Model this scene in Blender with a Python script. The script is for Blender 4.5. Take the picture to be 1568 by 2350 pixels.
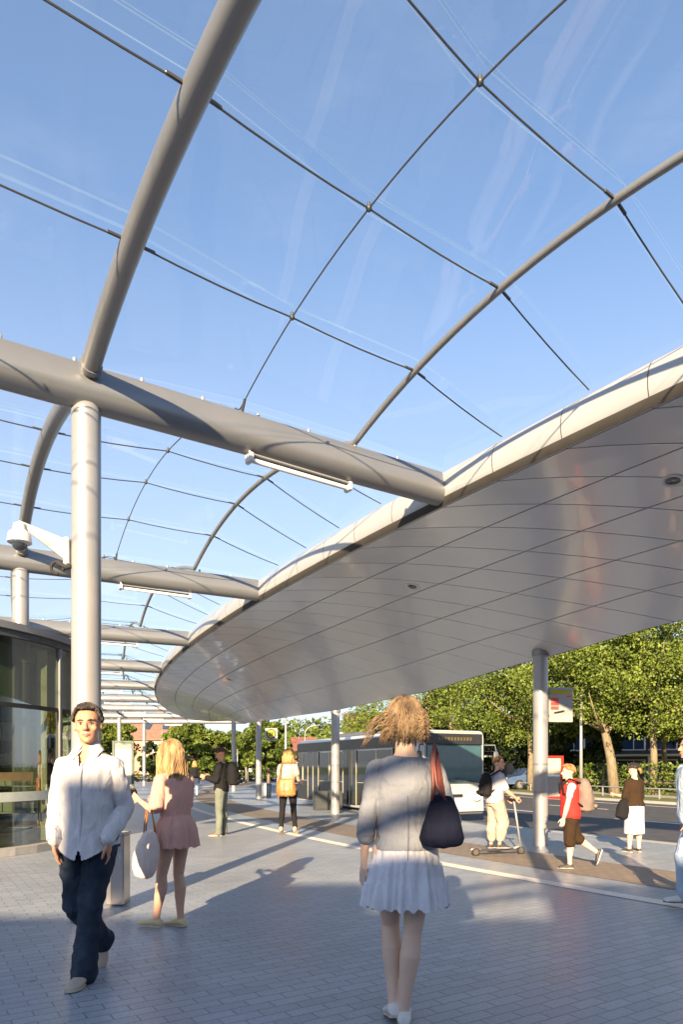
import bpy, math, random
from math import sin, cos, pi, radians as R, sqrt, atan2
from mathutils import Vector as V, Matrix, noise
random.seed(11)
sc = bpy.context.scene
col = sc.collection
for o in list(bpy.data.objects): bpy.data.objects.remove(o)

# ---------------- camera, sky, sun, exposure ----------------
EYE = 1.38
cd = bpy.data.cameras.new('camera'); cam = bpy.data.objects.new('camera', cd); col.objects.link(cam)
cd.sensor_fit = 'HORIZONTAL'; cd.sensor_width = 24; cd.lens = 24; cd.shift_y = 585/1568
cd.clip_end = 5000; cd.clip_start = .05
cam.location = (0, 0, EYE); cam.rotation_euler = (R(90), 0, 0)
sc.camera = cam
SUN_AZ, SUN_EL = 12.0, 19.0
w = bpy.data.worlds.new('World'); sc.world = w; w.use_nodes = True
nt = w.node_tree; nt.nodes.clear()
sky = nt.nodes.new('ShaderNodeTexSky'); sky.sky_type = 'NISHITA'; sky.sun_disc = False
sky.sun_elevation = R(SUN_EL); sky.sun_rotation = R(180+SUN_AZ)
sky.air_density = 1.0; sky.dust_density = .7; sky.ozone_density = 3.0
bg = nt.nodes.new('ShaderNodeBackground'); bg.inputs[1].default_value = .092
out = nt.nodes.new('ShaderNodeOutputWorld')
# thin cirrus: a pale veil over the Nishita sky
tc = nt.nodes.new('ShaderNodeTexCoord'); mp = nt.nodes.new('ShaderNodeMapping'); mp.inputs['Scale'].default_value = (2.2, 1.1, 7.0); mp.inputs['Rotation'].default_value = (0, .5, .4)
nz = nt.nodes.new('ShaderNodeTexNoise'); nz.inputs['Scale'].default_value = 1.6; nz.inputs['Detail'].default_value = 7; nz.inputs['Roughness'].default_value = .62
rp = nt.nodes.new('ShaderNodeValToRGB'); rp.color_ramp.elements[0].position = .52; rp.color_ramp.elements[1].position = .85
rp.color_ramp.elements[1].color = (.28, .28, .28, 1); rp.color_ramp.elements[0].color = (.10, .10, .10, 1)
mx = nt.nodes.new('ShaderNodeMix'); mx.data_type = 'RGBA'; mx.inputs[7].default_value = (2.75, 2.8, 3.15, 1)
L = nt.links
L.new(tc.outputs['Generated'], mp.inputs[0]); L.new(mp.outputs[0], nz.inputs['Vector']); L.new(nz.outputs[0], rp.inputs[0])
sp = nt.nodes.new('ShaderNodeSeparateXYZ'); L.new(tc.outputs['Generated'], sp.inputs[0]); hz_ = nt.nodes.new('ShaderNodeMapRange'); hz_.interpolation_type = 'SMOOTHSTEP'
hz_.inputs[1].default_value = 0; hz_.inputs[2].default_value = .8; hz_.inputs[3].default_value = .78; hz_.inputs[4].default_value = 0; L.new(sp.outputs[2], hz_.inputs[0])
mxm = nt.nodes.new('ShaderNodeMath'); mxm.operation = 'MAXIMUM'; L.new(rp.outputs[0], mxm.inputs[0]); L.new(hz_.outputs[0], mxm.inputs[1]); L.new(mxm.outputs[0], mx.inputs[0]); L.new(sky.outputs[0], mx.inputs[6]); L.new(mx.outputs[2], bg.inputs[0]); L.new(bg.outputs[0], out.inputs[0])
sd = bpy.data.lights.new('sun', 'SUN'); sd.energy = 5.0; sd.angle = R(.6); sd.color = (1, .75, .47)
so = bpy.data.objects.new('sun', sd); col.objects.link(so)
ld = V((sin(R(SUN_AZ))*cos(R(SUN_EL)), cos(R(SUN_AZ))*cos(R(SUN_EL)), -sin(R(SUN_EL))))
so.rotation_euler = ld.to_track_quat('-Z', 'Y').to_euler(); so.location = (-10, -30, 30)
vs = sc.view_settings; vs.view_transform = 'Standard'; vs.look = 'None'; vs.gamma = 1; vs.exposure = 1.7
sc.cycles.transparent_max_bounces = 32; sc.cycles.max_bounces = 8

# ---------------- materials ----------------
MATS = {}
def mat(name, c, rough=.6, metal=0, var=.12, vs=6, bump=0, bs=60, spec=.5, coat=0, c2=None, emit=None, stretch=None, fold=0):
    if name in MATS: return MATS[name]
    m = bpy.data.materials.new(name); m.use_nodes = True; n = m.node_tree.nodes; l = m.node_tree.links
    b = n['Principled BSDF']; MATS[name] = m
    b.inputs['Roughness'].default_value = rough; b.inputs['Metallic'].default_value = metal
    b.inputs['Specular IOR Level'].default_value = spec; b.inputs['Coat Weight'].default_value = coat
    t = n.new('ShaderNodeTexCoord'); mp = n.new('ShaderNodeMapping'); l.new(t.outputs['Object'], mp.inputs[0])
    if stretch: mp.inputs['Scale'].default_value = stretch
    z = n.new('ShaderNodeTexNoise'); z.inputs['Scale'].default_value = vs; z.inputs['Detail'].default_value = 6
    l.new(mp.outputs[0], z.inputs['Vector'])
    r = n.new('ShaderNodeValToRGB'); r.color_ramp.elements[0].position = .3; r.color_ramp.elements[1].position = .7
    a = tuple(x*(1-var) for x in c); d = c2 or tuple(min(1, x*(1+var)) for x in c)
    r.color_ramp.elements[0].color = (*a, 1); r.color_ramp.elements[1].color = (*d, 1)
    l.new(z.outputs[0], r.inputs[0]); l.new(r.outputs[0], b.inputs['Base Color'])
    if bump:
        z2 = n.new('ShaderNodeTexNoise'); z2.inputs['Scale'].default_value = bs; z2.inputs['Detail'].default_value = 3
        l.new(mp.outputs[0], z2.inputs['Vector'])
        u = n.new('ShaderNodeBump'); u.inputs['Strength'].default_value = bump; u.inputs['Distance'].default_value = .01
        l.new(z2.outputs[0], u.inputs['Height']); l.new(u.outputs[0], b.inputs['Normal'])
        if fold:     # soft creases
            m3 = n.new('ShaderNodeMapping'); m3.inputs['Rotation'].default_value = (.3, .5, .4); m3.inputs['Scale'].default_value = (1.0, 1.0, .45); l.new(t.outputs['Object'], m3.inputs[0])
            z3 = n.new('ShaderNodeTexNoise'); z3.inputs['Scale'].default_value = 11; z3.inputs['Detail'].default_value = 3; z3.inputs['Distortion'].default_value = 1.6; l.new(m3.outputs[0], z3.inputs['Vector'])
            u2 = n.new('ShaderNodeBump'); u2.inputs['Strength'].default_value = fold; u2.inputs['Distance'].default_value = .05; l.new(z3.outputs[0], u2.inputs['Height']); l.new(u2.outputs[0], u.inputs['Normal'])
    if emit:
        b.inputs['Emission Color'].default_value = (*emit[:3], 1); b.inputs['Emission Strength'].default_value = emit[3]
    return m
def glass(name, tint=(1, 1, 1), refl=1.0, ior=1.5, rough=.0):
    m = bpy.data.materials.new(name); m.use_nodes = True; n = m.node_tree.nodes; l = m.node_tree.links; n.clear()
    o = n.new('ShaderNodeOutputMaterial'); a = n.new('ShaderNodeBsdfTransparent'); g = n.new('ShaderNodeBsdfGlossy'); x = n.new('ShaderNodeMixShader')
    f = n.new('ShaderNodeFresnel'); f.inputs[0].default_value = ior; k = n.new('ShaderNodeMath'); k.operation = 'MULTIPLY'; k.inputs[1].default_value = refl
    a.inputs[0].default_value = (*tint, 1); g.inputs['Roughness'].default_value = rough; g.inputs[0].default_value = (.95, 1, 1, 1)
    l.new(f.outputs[0], k.inputs[0]); l.new(k.outputs[0], x.inputs[0]); l.new(a.outputs[0], x.inputs[1]); l.new(g.outputs[0], x.inputs[2]); l.new(x.outputs[0], o.inputs[0])
    MATS[name] = m; return m
def brick(name, c1, c2, cm, w, h, rot=0, mort=.006, rough=.5, bump=.4, big=.25, vertical=False, spec=.5, axis=None):
    m = bpy.data.materials.new(name); m.use_nodes = True; n = m.node_tree.nodes; l = m.node_tree.links; b = n['Principled BSDF']
    t = n.new('ShaderNodeTexCoord'); mp = n.new('ShaderNodeMapping'); mp.inputs['Rotation'].default_value = (0, 0, R(rot))
    if vertical:
        s = n.new('ShaderNodeSeparateXYZ'); cb = n.new('ShaderNodeCombineXYZ'); ad = n.new('ShaderNodeMath'); ad.operation = 'ADD'
        l.new(t.outputs['Object'], s.inputs[0]); l.new(s.outputs[0], ad.inputs[0]); l.new(s.outputs[1], ad.inputs[1]); l.new(ad.outputs[0], cb.inputs[0]); l.new(s.outputs[2], cb.inputs[1]); l.new(cb.outputs[0], mp.inputs[0])
    else: l.new(t.outputs['Object'], mp.inputs[0])
    k = n.new('ShaderNodeTexBrick'); k.inputs['Color1'].default_value = (*c1, 1); k.inputs['Color2'].default_value = (*c2, 1); k.inputs['Mortar'].default_value = (*cm, 1)
    k.inputs['Scale'].default_value = 1; k.inputs['Mortar Size'].default_value = mort; k.inputs['Mortar Smooth'].default_value = .2
    k.inputs['Brick Width'].default_value = w; k.inputs['Row Height'].default_value = h; l.new(mp.outputs[0], k.inputs[0])
    z = n.new('ShaderNodeTexNoise'); z.inputs['Scale'].default_value = .55; z.inputs['Detail'].default_value = 8; z.inputs['Roughness'].default_value = .65; l.new(t.outputs['Object'], z.inputs['Vector'])
    z3 = n.new('ShaderNodeTexNoise'); z3.inputs['Scale'].default_value = 45; z3.inputs['Detail'].default_value = 4; l.new(t.outputs['Object'], z3.inputs['Vector'])
    mr = n.new('ShaderNodeMapRange'); mr.inputs[1].default_value = .3; mr.inputs[2].default_value = .7; mr.inputs[3].default_value = 1-big; mr.inputs[4].default_value = 1+big; l.new(z.outputs[0], mr.inputs[0])
    mr2 = n.new('ShaderNodeMapRange'); mr2.inputs[3].default_value = .68; mr2.inputs[4].default_value = 1.3; l.new(z3.outputs[0], mr2.inputs[0])
    mm = n.new('ShaderNodeMath'); mm.operation = 'MULTIPLY'; l.new(mr.outputs[0], mm.inputs[0]); l.new(mr2.outputs[0], mm.inputs[1])
    if not vertical:     # old chewing gum and drip spots
        vo = n.new('ShaderNodeTexVoronoi'); vo.inputs['Scale'].default_value = 1.7; l.new(t.outputs['Object'], vo.inputs['Vector'])
        ms = n.new('ShaderNodeMapRange'); ms.inputs[1].default_value = .03; ms.inputs[2].default_value = .06; ms.inputs[3].default_value = .62; ms.inputs[4].default_value = 1; l.new(vo.outputs['Distance'], ms.inputs[0])
        m4 = n.new('ShaderNodeMath'); m4.operation = 'MULTIPLY'; l.new(mm.outputs[0], m4.inputs[0]); l.new(ms.outputs[0], m4.inputs[1]); mm = m4
    vm = n.new('ShaderNodeVectorMath'); vm.operation = 'SCALE'; l.new(k.outputs[0], vm.inputs[0]); l.new(mm.outputs[0], vm.inputs['Scale']); l.new(vm.outputs[0], b.inputs['Base Color'])
    rr = n.new('ShaderNodeMapRange'); rr.inputs[3].default_value = rough-.12; rr.inputs[4].default_value = rough+.18; l.new(z.outputs[0], rr.inputs[0]); l.new(rr.outputs[0], b.inputs['Roughness'])
    b.inputs['Specular IOR Level'].default_value = spec
    u = n.new('ShaderNodeBump'); u.inputs['Strength'].default_value = bump; u.inputs['Distance'].default_value = .004; u.invert = True
    ha = n.new('ShaderNodeMath'); ha.operation = 'MULTIPLY_ADD'; ha.inputs[1].default_value = .5; l.new(z3.outputs[0], ha.inputs[0]); l.new(k.outputs['Fac'], ha.inputs[2])
    l.new(ha.outputs[0], u.inputs['Height']); l.new(u.outputs[0], b.inputs['Normal'])
    MATS[name] = m; return m

# ---------------- mesh helpers ----------------
class MB:
    def __init__(s): s.v = []; s.f = []; s.mi = []
    def add(s, v, f, m=0):
        k = len(s.v); s.v += [tuple(x) for x in v]; s.f += [tuple(i+k for i in q) for q in f]; s.mi += [m]*len(f); return s
    def box(s, c, d, rz=0, m=0, bev=0):
        x, y, z = d[0]/2, d[1]/2, d[2]/2; M = Matrix.Rotation(rz, 3, 'Z') if not isinstance(rz, Matrix) else rz; c = V(c)
        if bev:
            b = min(bev, x*.9, y*.9, z*.9); P = []
            for k, (zz, q) in enumerate([(-z, b), (-z+b, 0), (z-b, 0), (z, b)]):
                for sx, sy in ((-1, -1), (1, -1), (1, 1), (-1, 1)):
                    a1 = (sx*(x-q-b*(0 if q else 1)), sy*(y-q)) ; a2 = (sx*(x-q), sy*(y-q-b*(0 if q else 1)))
                    if q: a1 = (sx*(x-2*b if x > 2*b else x*.1), sy*(y-b)); a2 = (sx*(x-b), sy*(y-2*b if y > 2*b else y*.1))
                    P += ([a1, a2] if sx*sy < 0 else [a2, a1])
            vv = [M @ V((p[0], p[1], [(-z), -z+b, z-b, z][i//8])) + c for i, p in enumerate(P)]
            ff = [tuple(range(7, -1, -1)), tuple(range(24, 32))]
            for k in range(3):
                for i in range(8): j = (i+1) % 8; ff.append((k*8+i, k*8+j, k*8+8+j, k*8+8+i))
            return s.add(vv, ff, m)
        v = [M @ V((a*x, b*y, e*z)) + c for e in (-1, 1) for a, b in ((-1, -1), (1, -1), (1, 1), (-1, 1))]
        return s.add(v, [(3, 2, 1, 0), (4, 5, 6, 7), (0, 1, 5, 4), (1, 2, 6, 5), (2, 3, 7, 6), (3, 0, 4, 7)], m)
    def tube(s, pts, r, n=12, m=0, cap=True, ry=None):
        pts = [V(p) for p in pts]; k = len(pts); rr = r if isinstance(r, (list, tuple)) else [r]*k
        vs = []; up = None
        for i, p in enumerate(pts):
            t = (pts[min(i+1, k-1)]-pts[max(i-1, 0)]).normalized()
            if up is None:
                up = V((0, 0, 1)) if abs(t.z) < .9 else V((0, 1, 0))
            a = up.cross(t)
            if a.length < 1e-6: a = V((1, 0, 0)).cross(t)
            a.normalize(); up = t.cross(a).normalized()
            for j in range(n):
                q = 2*pi*j/n; vs.append(p + a*cos(q)*rr[i] + up*sin(q)*rr[i]*(ry or 1))
        f = [(i*n+j, i*n+(j+1) % n, (i+1)*n+(j+1) % n, (i+1)*n+j) for i in range(k-1) for j in range(n)]
        if cap: f += [tuple(range(n-1, -1, -1)), tuple((k-1)*n+j for j in range(n))]
        return s.add(vs, f, m)
    def cap(s, pts, r, n=12, m=0):    # tube with round ends
        pts = [V(p) for p in pts]; rr = list(r) if isinstance(r, (list, tuple)) else [r]*len(pts)
        d0 = (pts[0]-pts[1]).normalized(); d1 = (pts[-1]-pts[-2]).normalized()
        P = [pts[0]+d0*rr[0]*q for q in (.98, .8, .45)] + pts + [pts[-1]+d1*rr[-1]*q for q in (.45, .8, .98)]
        Q = [rr[0]*q for q in (.2, .6, .89)] + rr + [rr[-1]*q for q in (.89, .6, .2)]
        return s.tube(P, Q, n, m)
    def rings(s, rg, n=24, m=0, cap=True):   # rg: (center, ax, ay)
        vs = []
        for c, ax, ay in rg:
            c = V(c); ax = V(ax); ay = V(ay)
            for j in range(n): q = 2*pi*j/n; vs.append(c+ax*cos(q)+ay*sin(q))
        k = len(rg); f = [(i*n+j, i*n+(j+1) % n, (i+1)*n+(j+1) % n, (i+1)*n+j) for i in range(k-1) for j in range(n)]
        if cap: f += [tuple(range(n-1, -1, -1)), tuple((k-1)*n+j for j in range(n))]
        return s.add(vs, f, m)
    def ell(s, c, r, M=None, n=14, m=0):
        c = V(c); M = M or Matrix.Identity(3); vs = [c+M@V((0, 0, r[2]))]; K = n//2+1
        for i in range(1, K):
            p = pi*i/K
            for j in range(n): q = 2*pi*j/n; vs.append(c+M@V((r[0]*sin(p)*cos(q), r[1]*sin(p)*sin(q), r[2]*cos(p))))
        vs.append(c-M@V((0, 0, r[2]))); e = len(vs)-1
        f = [(0, 1+j, 1+(j+1) % n) for j in range(n)]
        for i in range(K-2):
            for j in range(n): a = 1+i*n; f.append((a+j, a+n+j, a+n+(j+1) % n, a+(j+1) % n))
        a = 1+(K-2)*n; f += [(a+j, e, a+(j+1) % n) for j in range(n)]
        return s.add(vs, f, m)
    def prism(s, poly, z0, z1, m=0):    # vertical prism from a ccw outline
        n = len(poly); v = [(x, y, z0) for x, y in poly]+[(x, y, z1) for x, y in poly]
        return s.add(v, [tuple(range(n-1, -1, -1)), tuple(range(n, 2*n))]+[(i, (i+1) % n, n+(i+1) % n, n+i) for i in range(n)], m)
    def grid(s, P, m=0, closed=False):   # P: rows of points
        a = len(P); b = len(P[0]); v = [p for r in P for p in r]
        f = [(i*b+j, i*b+(j+1) % b, (i+1)*b+(j+1) % b, (i+1)*b+j) for i in range(a-1) for j in range(b if closed else b-1)]
        return s.add(v, f, m)
    def build(s, name, mats, parent=None, smooth=False, auto=None, loc=None):
        me = bpy.data.meshes.new(name); me.from_pydata(s.v, [], s.f)
        for x in (mats if isinstance(mats, (list, tuple)) else [mats]): me.materials.append(MATS[x] if isinstance(x, str) else x)
        me.polygons.foreach_set('material_index', s.mi); me.validate(); me.update()
        if smooth:
            me.polygons.foreach_set('use_smooth', [True]*len(me.polygons))
            if auto: me.set_sharp_from_angle(angle=R(auto))
        o = bpy.data.objects.new(name, me); col.objects.link(o)
        if parent: o.parent = parent
        if loc: o.location = loc
        return o
def tag(o, label=None, cat=None, group=None, kind=None):
    if label: o['label'] = label
    if cat: o['category'] = cat
    if group: o['group'] = group
    if kind: o['kind'] = kind
    return o
def empty(name, loc=(0, 0, 0), rz=0, **k):
    o = bpy.data.objects.new(name, None); col.objects.link(o); o.location = loc; o.rotation_euler = (0, 0, rz); o.empty_display_size = .1
    return tag(o, **k)
def at(x, y, z=0): Y = (EYE-z)*1568/(y-1760); return V(((x-784)/1568*Y, Y, z))    # photo point -> point on the ground
def remesh(mb, voxel, smooth=4):
    me = bpy.data.meshes.new('t'); me.from_pydata(mb.v, [], mb.f); o = bpy.data.objects.new('t', me); col.objects.link(o)
    md = o.modifiers.new('r', 'REMESH'); md.mode = 'VOXEL'; md.voxel_size = voxel
    if smooth: ms = o.modifiers.new('s', 'SMOOTH'); ms.factor = .5; ms.iterations = smooth
    dg = bpy.context.evaluated_depsgraph_get(); dg.update()
    m2 = bpy.data.meshes.new_from_object(o.evaluated_get(dg)); bpy.data.objects.remove(o); return m2
# ring geometry of the bus station: everything curves about this centre
CX, CY = 64.5, 48.7
def P(rad, th, z=0): return V((CX-rad*sin(R(th)), CY-rad*cos(R(th)), z))
# ---------------- surface materials ----------------
brick('paver', (.315, .345, .385), (.255, .285, .325), (.17, .185, .205), .24, .098, rot=-32.5, mort=.0055, rough=.37, bump=.5, big=.16, spec=.55)
brick('brown_paver', (.25, .20, .15), (.21, .17, .13), (.10, .08, .06), .2, .1, rot=-32.5, rough=.6, big=.12)
brick('house_brick', (.50, .20, .12), (.42, .16, .10), (.45, .38, .33), .24, .08, vertical=True, mort=.012, rough=.8)
mat('asphalt', (.055, .056, .06), .8, var=.25, vs=3, bump=.5, bs=90)
mat('pale_paving', (.34, .31, .29), .7, var=.1, vs=4, bump=.3)
mat('red_paving', (.38, .17, .15), .7, var=.1, vs=4, bump=.3)
mat('line_stone', (.75, .70, .62), .6, var=.1, vs=8, bump=.2)
mat('road_paint', (.75, .75, .73), .6, var=.12, vs=10)
mat('kerb', (.36, .35, .33), .7, var=.12, vs=8, bump=.3)
mat('grass', (.07, .10, .02), .9, var=.35, vs=5, c2=(.16, .19, .04), bump=.6, bs=200)
mat('steel', (.235, .238, .248), .40, metal=.45, var=.05, vs=2.5, bump=.03, bs=300)
mat('column_steel', (.33, .33, .34), .38, metal=.3, var=.05, vs=3, bump=.03, bs=300)
mat('dark_steel', (.08, .085, .09), .5, metal=.4, var=.1)
mat('rod_steel', (.10, .10, .10), .4, metal=.6, var=.1)
mat('white_paint', (.60, .59, .58), .35, var=.03, vs=3, coat=.2)
mat('soffit', (.60, .61, .63), .24, metal=.25, var=.03, vs=1.5, bump=.012, bs=3, coat=.3)
mat('fascia', (.40, .40, .41), .32, metal=.1, var=.03, vs=2, coat=.2)
mat('joint_dark', (.05, .045, .04), .9)
mat('black', (.012, .012, .014), .5, var=.1)
mat('rubber', (.02, .02, .02), .8)
mat('stainless', (.55, .50, .46), .22, metal=.9, var=.06, vs=5)
mat('lamp_tube', (.8, .8, .78), .25, var=.03)
mat('roof_tile', (.20, .12, .085), .85, var=.2, vs=3, bump=.5, bs=8)
mat('red_tile', (.19, .08, .055), .85, var=.35, vs=1.5, bump=.5, bs=8)
mat('render_white', (.75, .71, .66), .8, var=.05)
mat('window_dark', (.03, .04, .05), .08, spec=.8)
mat('window_blue', (.035, .06, .11), .1, spec=.8)
mat('brown_clad', (.06, .032, .024), .7, var=.15, vs=2, stretch=(8, 8, .3))
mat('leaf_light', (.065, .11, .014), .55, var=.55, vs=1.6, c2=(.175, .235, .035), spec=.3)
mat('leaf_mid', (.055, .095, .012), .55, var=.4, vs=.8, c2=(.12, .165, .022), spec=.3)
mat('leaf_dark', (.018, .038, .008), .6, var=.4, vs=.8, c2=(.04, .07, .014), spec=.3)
mat('leaf_tan', (.22, .17, .06), .6, var=.3, vs=1, c2=(.30, .25, .10), spec=.3)
for k in ('leaf_light', 'leaf_mid', 'leaf_tan'):
    n = MATS[k].node_tree.nodes; n['Principled BSDF'].inputs['Subsurface Weight'].default_value = 0
mat('bark', (.19, .155, .10), .85, var=.3, vs=12, bump=.6, bs=20, stretch=(1, 1, .25))
glass('roof_glass', (.965, .985, .99), .035, 1.45)
glass('clear_glass', (.62, .66, .60), .25, 1.5)
m = glass('glass_edge', (.9, .95, .97), 0, 1.5); nn = m.node_tree.nodes; dfs = nn.new('ShaderNodeBsdfDiffuse'); dfs.inputs[0].default_value = (.6, .72, .76, 1); m2 = nn.new('ShaderNodeMixShader'); m2.inputs[0].default_value = .07
m.node_tree.links.new([x for x in nn if x.type == 'BSDF_TRANSPARENT'][0].outputs[0], m2.inputs[1]); m.node_tree.links.new(dfs.outputs[0], m2.inputs[2]); m.node_tree.links.new(m2.outputs[0], [x for x in nn if x.type == 'OUTPUT_MATERIAL'][0].inputs[0])

# ---------------- ground ----------------
def tz(x, y):   # terrain height
    t = max(0, min(1, (y-74)/30)); z = -.16 + .78*t*t*(3-2*t)
    d = max(0, y-150); return z
b = MB(); xs = [-2500, -900, -400, -220, -130]+list(range(-100, 121, 10))+[150, 220, 400, 900, 2500]; ys = [-2500, -600, -200, -90]+list(range(-60, 160, 6))+[180, 220, 280, 350, 450, 700, 1200, 3000]
b.grid([[(x, y, tz(x, y)) for x in xs] for y in ys]); b.build('ground', 'grass', smooth=True)['kind'] = 'structure'
def ring_sheet(name, m, r0, r1, t0, t1, z, side=0, dt=1.5):
    n = max(2, int((t1-t0)/dt)); b = MB(); T = [t0+(t1-t0)*i/n for i in range(n+1)]; K = max(1, int(abs(r1-r0)/6)); RR = [r0+(r1-r0)*k/K for k in range(K+1)]
    b.grid([[P(r, t, z) for r in RR] for t in T])
    if side:
        b.grid([[P(RR[0], t, z-side), P(RR[0], t, z)] for t in T]); b.grid([[P(RR[-1], t, z), P(RR[-1], t, z-side)] for t in T])
    o = b.build(name, m); o['kind'] = 'structure'; return o
ring_sheet('plaza_paving', 'paver', 69.0, 150, -40, 103, 0, .3)
ring_sheet('kerb', 'kerb', 68.75, 68.998, -40, 103, .004, .3)
ring_sheet('brown_paving_band', 'brown_paver', 72.0, 73.3, -40, 103, .004)
ring_sheet('white_stone_line', 'line_stone', 74.0, 74.22, -40, 103, .005)
ring_sheet('road', 'asphalt', 55.6, 68.74, -60, 97, -.12)
ring_sheet('far_kerb', 'kerb', 55.3, 55.58, -60, 97, -.02, .2)
ring_sheet('verge', 'grass', 52.6, 55.28, -60, 97, -.03, .2)
ring_sheet('footpath', 'pale_paving', 49.6, 52.58, -60, 97, -.03, .2)
b = MB()
for r in (57.0, 60.2, 63.4): 
    t = -30
    while t < 110:
        b.grid([[P(r, q, -.114), P(r+.14, q, -.114)] for q in (t, t+1.5, t+3)]); t += 3.0 if r == 57.0 else 6
b.build('road_markings', 'road_paint')['kind'] = 'structure'
def sheet(name, m, x0, x1, y0, y1, z):
    b = MB(); nx = max(1, int((x1-x0)/8)); ny = max(1, int((y1-y0)/3)); b.grid([[(x0+(x1-x0)*i/nx, y0+(y1-y0)*j/ny, tz(0, y0+(y1-y0)*j/ny)+z) for i in range(nx+1)] for j in range(ny+1)]); o = b.build(name, m); o['kind'] = 'structure'; return o
sheet('far_road', 'asphalt', -80, 30, 71, 80, .03)
sheet('cycle_path', 'red_paving', -80, 20, 66.5, 69.5, .05)
sheet('far_pavement', 'pale_paving', -80, 30, 60, 66.4, .1)
sheet('far_verge_path', 'pale_paving', -80, 30, 80.1, 83, .06)

# ---------------- glazed roof: columns, beams, bays ----------------
TH0, DT = 57.5, 4.25
def th(k): return TH0+DT*k
ORD = ['first', 'second', 'third', 'fourth', 'fifth', 'sixth', 'seventh', 'eighth', 'ninth', 'tenth', 'eleventh', 'twelfth']
NB = 9
labels_col = ['thick pale steel column behind the man in the white shirt, carrying the dome camera', 'slimmer steel column just behind the glass pavilion, second from the viewer']
for k in range(-1, NB):
    c = P(79.2, th(k)); r = empty('steel_column', c, 0)
    lb = labels_col[k] if k in (0, 1) else ('steel column beside the viewer carrying the first roof beam' if k == -1 else 'pale steel column number %d along the glazed roof, half hidden by the glass pavilion' % (k+1))
    if k >= 2: lb = ORD[k+1]+' steel column of the glazed roof counted from the viewer, beyond the glass pavilion'
    tag(r, lb, 'column', 'columns of the glazed roof')
    b = MB(); b.tube([(0, 0, 0), (0, 0, 4.3), (0, 0, 4.57)], [.127, .127, .127], 36); b.build('shaft', 'column_steel', r, True, 40)
    b = MB(); b.rings([((0, 0, 4.555), (.127, 0, 0), (0, .127, 0)), ((0, 0, 4.62), (.105, 0, 0), (0, .105, 0)), ((0, 0, 4.65), (.05, 0, 0), (0, .05, 0))], 32); b.build('cap', 'column_steel', r, True, 50)
    b = MB(); b.tube([(0, 0, 0), (0, 0, .02)], .135, 32); b.build('base_ring', 'steel', r, True, 40)
    # beam: teardrop section, origin on the column line, local +X runs inward along the ring radius
    ang = atan2(cos(R(th(k))), sin(R(th(k)))); d0, d1 = (-4.6 if k < 1 else -10.5), 4.13 if k < 6 else 7.6
    bl = ['second roof beam from the viewer, steel beam crossing over the thick column to the white fascia', 'third roof beam, long slim steel beam above the glass pavilion', 'fourth roof beam, thin steel beam ending on the white fascia'][k] if k in (0, 1, 2) else ('roof beam just above the viewer, out of frame' if k == -1 else ORD[k+1]+' roof beam counted from the viewer, far along the glazed roof')
    rb = empty('roof_beam', P(79.2, th(k), 4.8), ang, label=bl, cat='beam', group='radial steel beams of the glazed roof')
    pr = []
    for j in range(15): q = pi+pi*j/14; pr.append((.155*cos(q), -.06+.155*sin(q)))
    pr += [(.148, 0), (.065, .165), (.05, .175), (-.05, .175), (-.065, .165), (-.148, 0)]
    b = MB(); NS = 10; v = [(d0+(d1-d0)*i/NS, y, z) for i in range(NS+1) for y, z in pr]; n = len(pr)
    f = [(i*n+j, (i+1)*n+j, (i+1)*n+(j+1) % n, i*n+(j+1) % n) for i in range(NS) for j in range(n)]+[tuple(range(n)), tuple(NS*n+j for j in range(n-1, -1, -1))]
    b.add(v, f); b.build('tube', 'steel', rb, True, 30)
    b = MB(); b.tube([(d1, 0, -.05), (d1+.012, 0, -.05)], .168, 28); b.build('end_plate', 'dark_steel', rb, True, 40)
    b = MB()
    for x in [d0+.3+.6*i for i in range(int((d1-d0)/.6))]: b.cap([(x, .0, .17), (x, 0, .215)], .02, 8)
    b.build('glazing_stud', 'column_steel', rb, True)
    # lamp under the beam
    fl = empty('strip_light', P(79.2-2.2, th(k), 4.57), ang+.05, cat='light fitting', group='strip lights under the roof beams')
    fl['label'] = {0: 'long tubular strip light hanging under the second beam, largest in view', 1: 'strip light under the third roof beam, above the far arch tube'}.get(k, 'strip light under the '+('roof beam above the viewer, out of frame' if k < 0 else ORD[k+1]+' roof beam counted from the viewer'))
    for q in (-.62, .62): 
        b = MB(); b.box((q, -.02, -.05), (.05, .12, .10), bev=.01); b.cap([(q, -.02, 0), (q, -.02, .05)], .012, 8); b.build('end_bracket', 'white_paint', fl, True, 40)
    b = MB(); b.cap([(-.6, -.02, -.065), (.6, -.02, -.065)], .026, 14); b.build('lamp_tube', 'lamp_tube', fl, True)
    b = MB(); b.box((0, -.02, -.018), (1.2, .10, .012)); b.box((0, .028, -.04), (1.2, .006, .05)); b.build('reflector', 'column_steel', fl)

def zarch(d, s):   # height of the arched frame above the ground
    q = 4*s*(1-s)
    if d <= .01: return 4.85+.43*q
    if d < 1.6: return 4.85+(d/1.5)*.17+(.43+.1*d/1.5)*q
    if d < 3: return 5.03+.47*q
    return 5.03-(d-2.9)/1.3*.03+.47*q*max(0, (4.2-d)/1.3)
def zgl(d, s): 
    q = 4*s*(1-s); e = 1 if d < 2.9 else max(0, (4.22-d)/1.32)
    b = 4.95 if d <= 0 else (4.95+.12*min(1, d/1.5) if d < 2.9 else 5.07-(d-2.9)/1.3*.05)
    return b+(.50 if d <= 0 else .50+.02*min(1, d/1.5))*q*(e**.9)
def PB(k, d, s, z): return P(79.2-d, th(k)-DT*s, z)    # bay k lies between beam k and beam k-1
SN = {'o': [.245, .45, .655, .86], 'i': [.19, .39, .585, .785]}
def SJ(j, d):
    if j <= 0: return 0.0
    if j >= 5: return 1.0
    q = min(1, max(0, d/1.5)); return SN['o'][j-1]+(SN['i'][j-1]-SN['o'][j-1])*q
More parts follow.
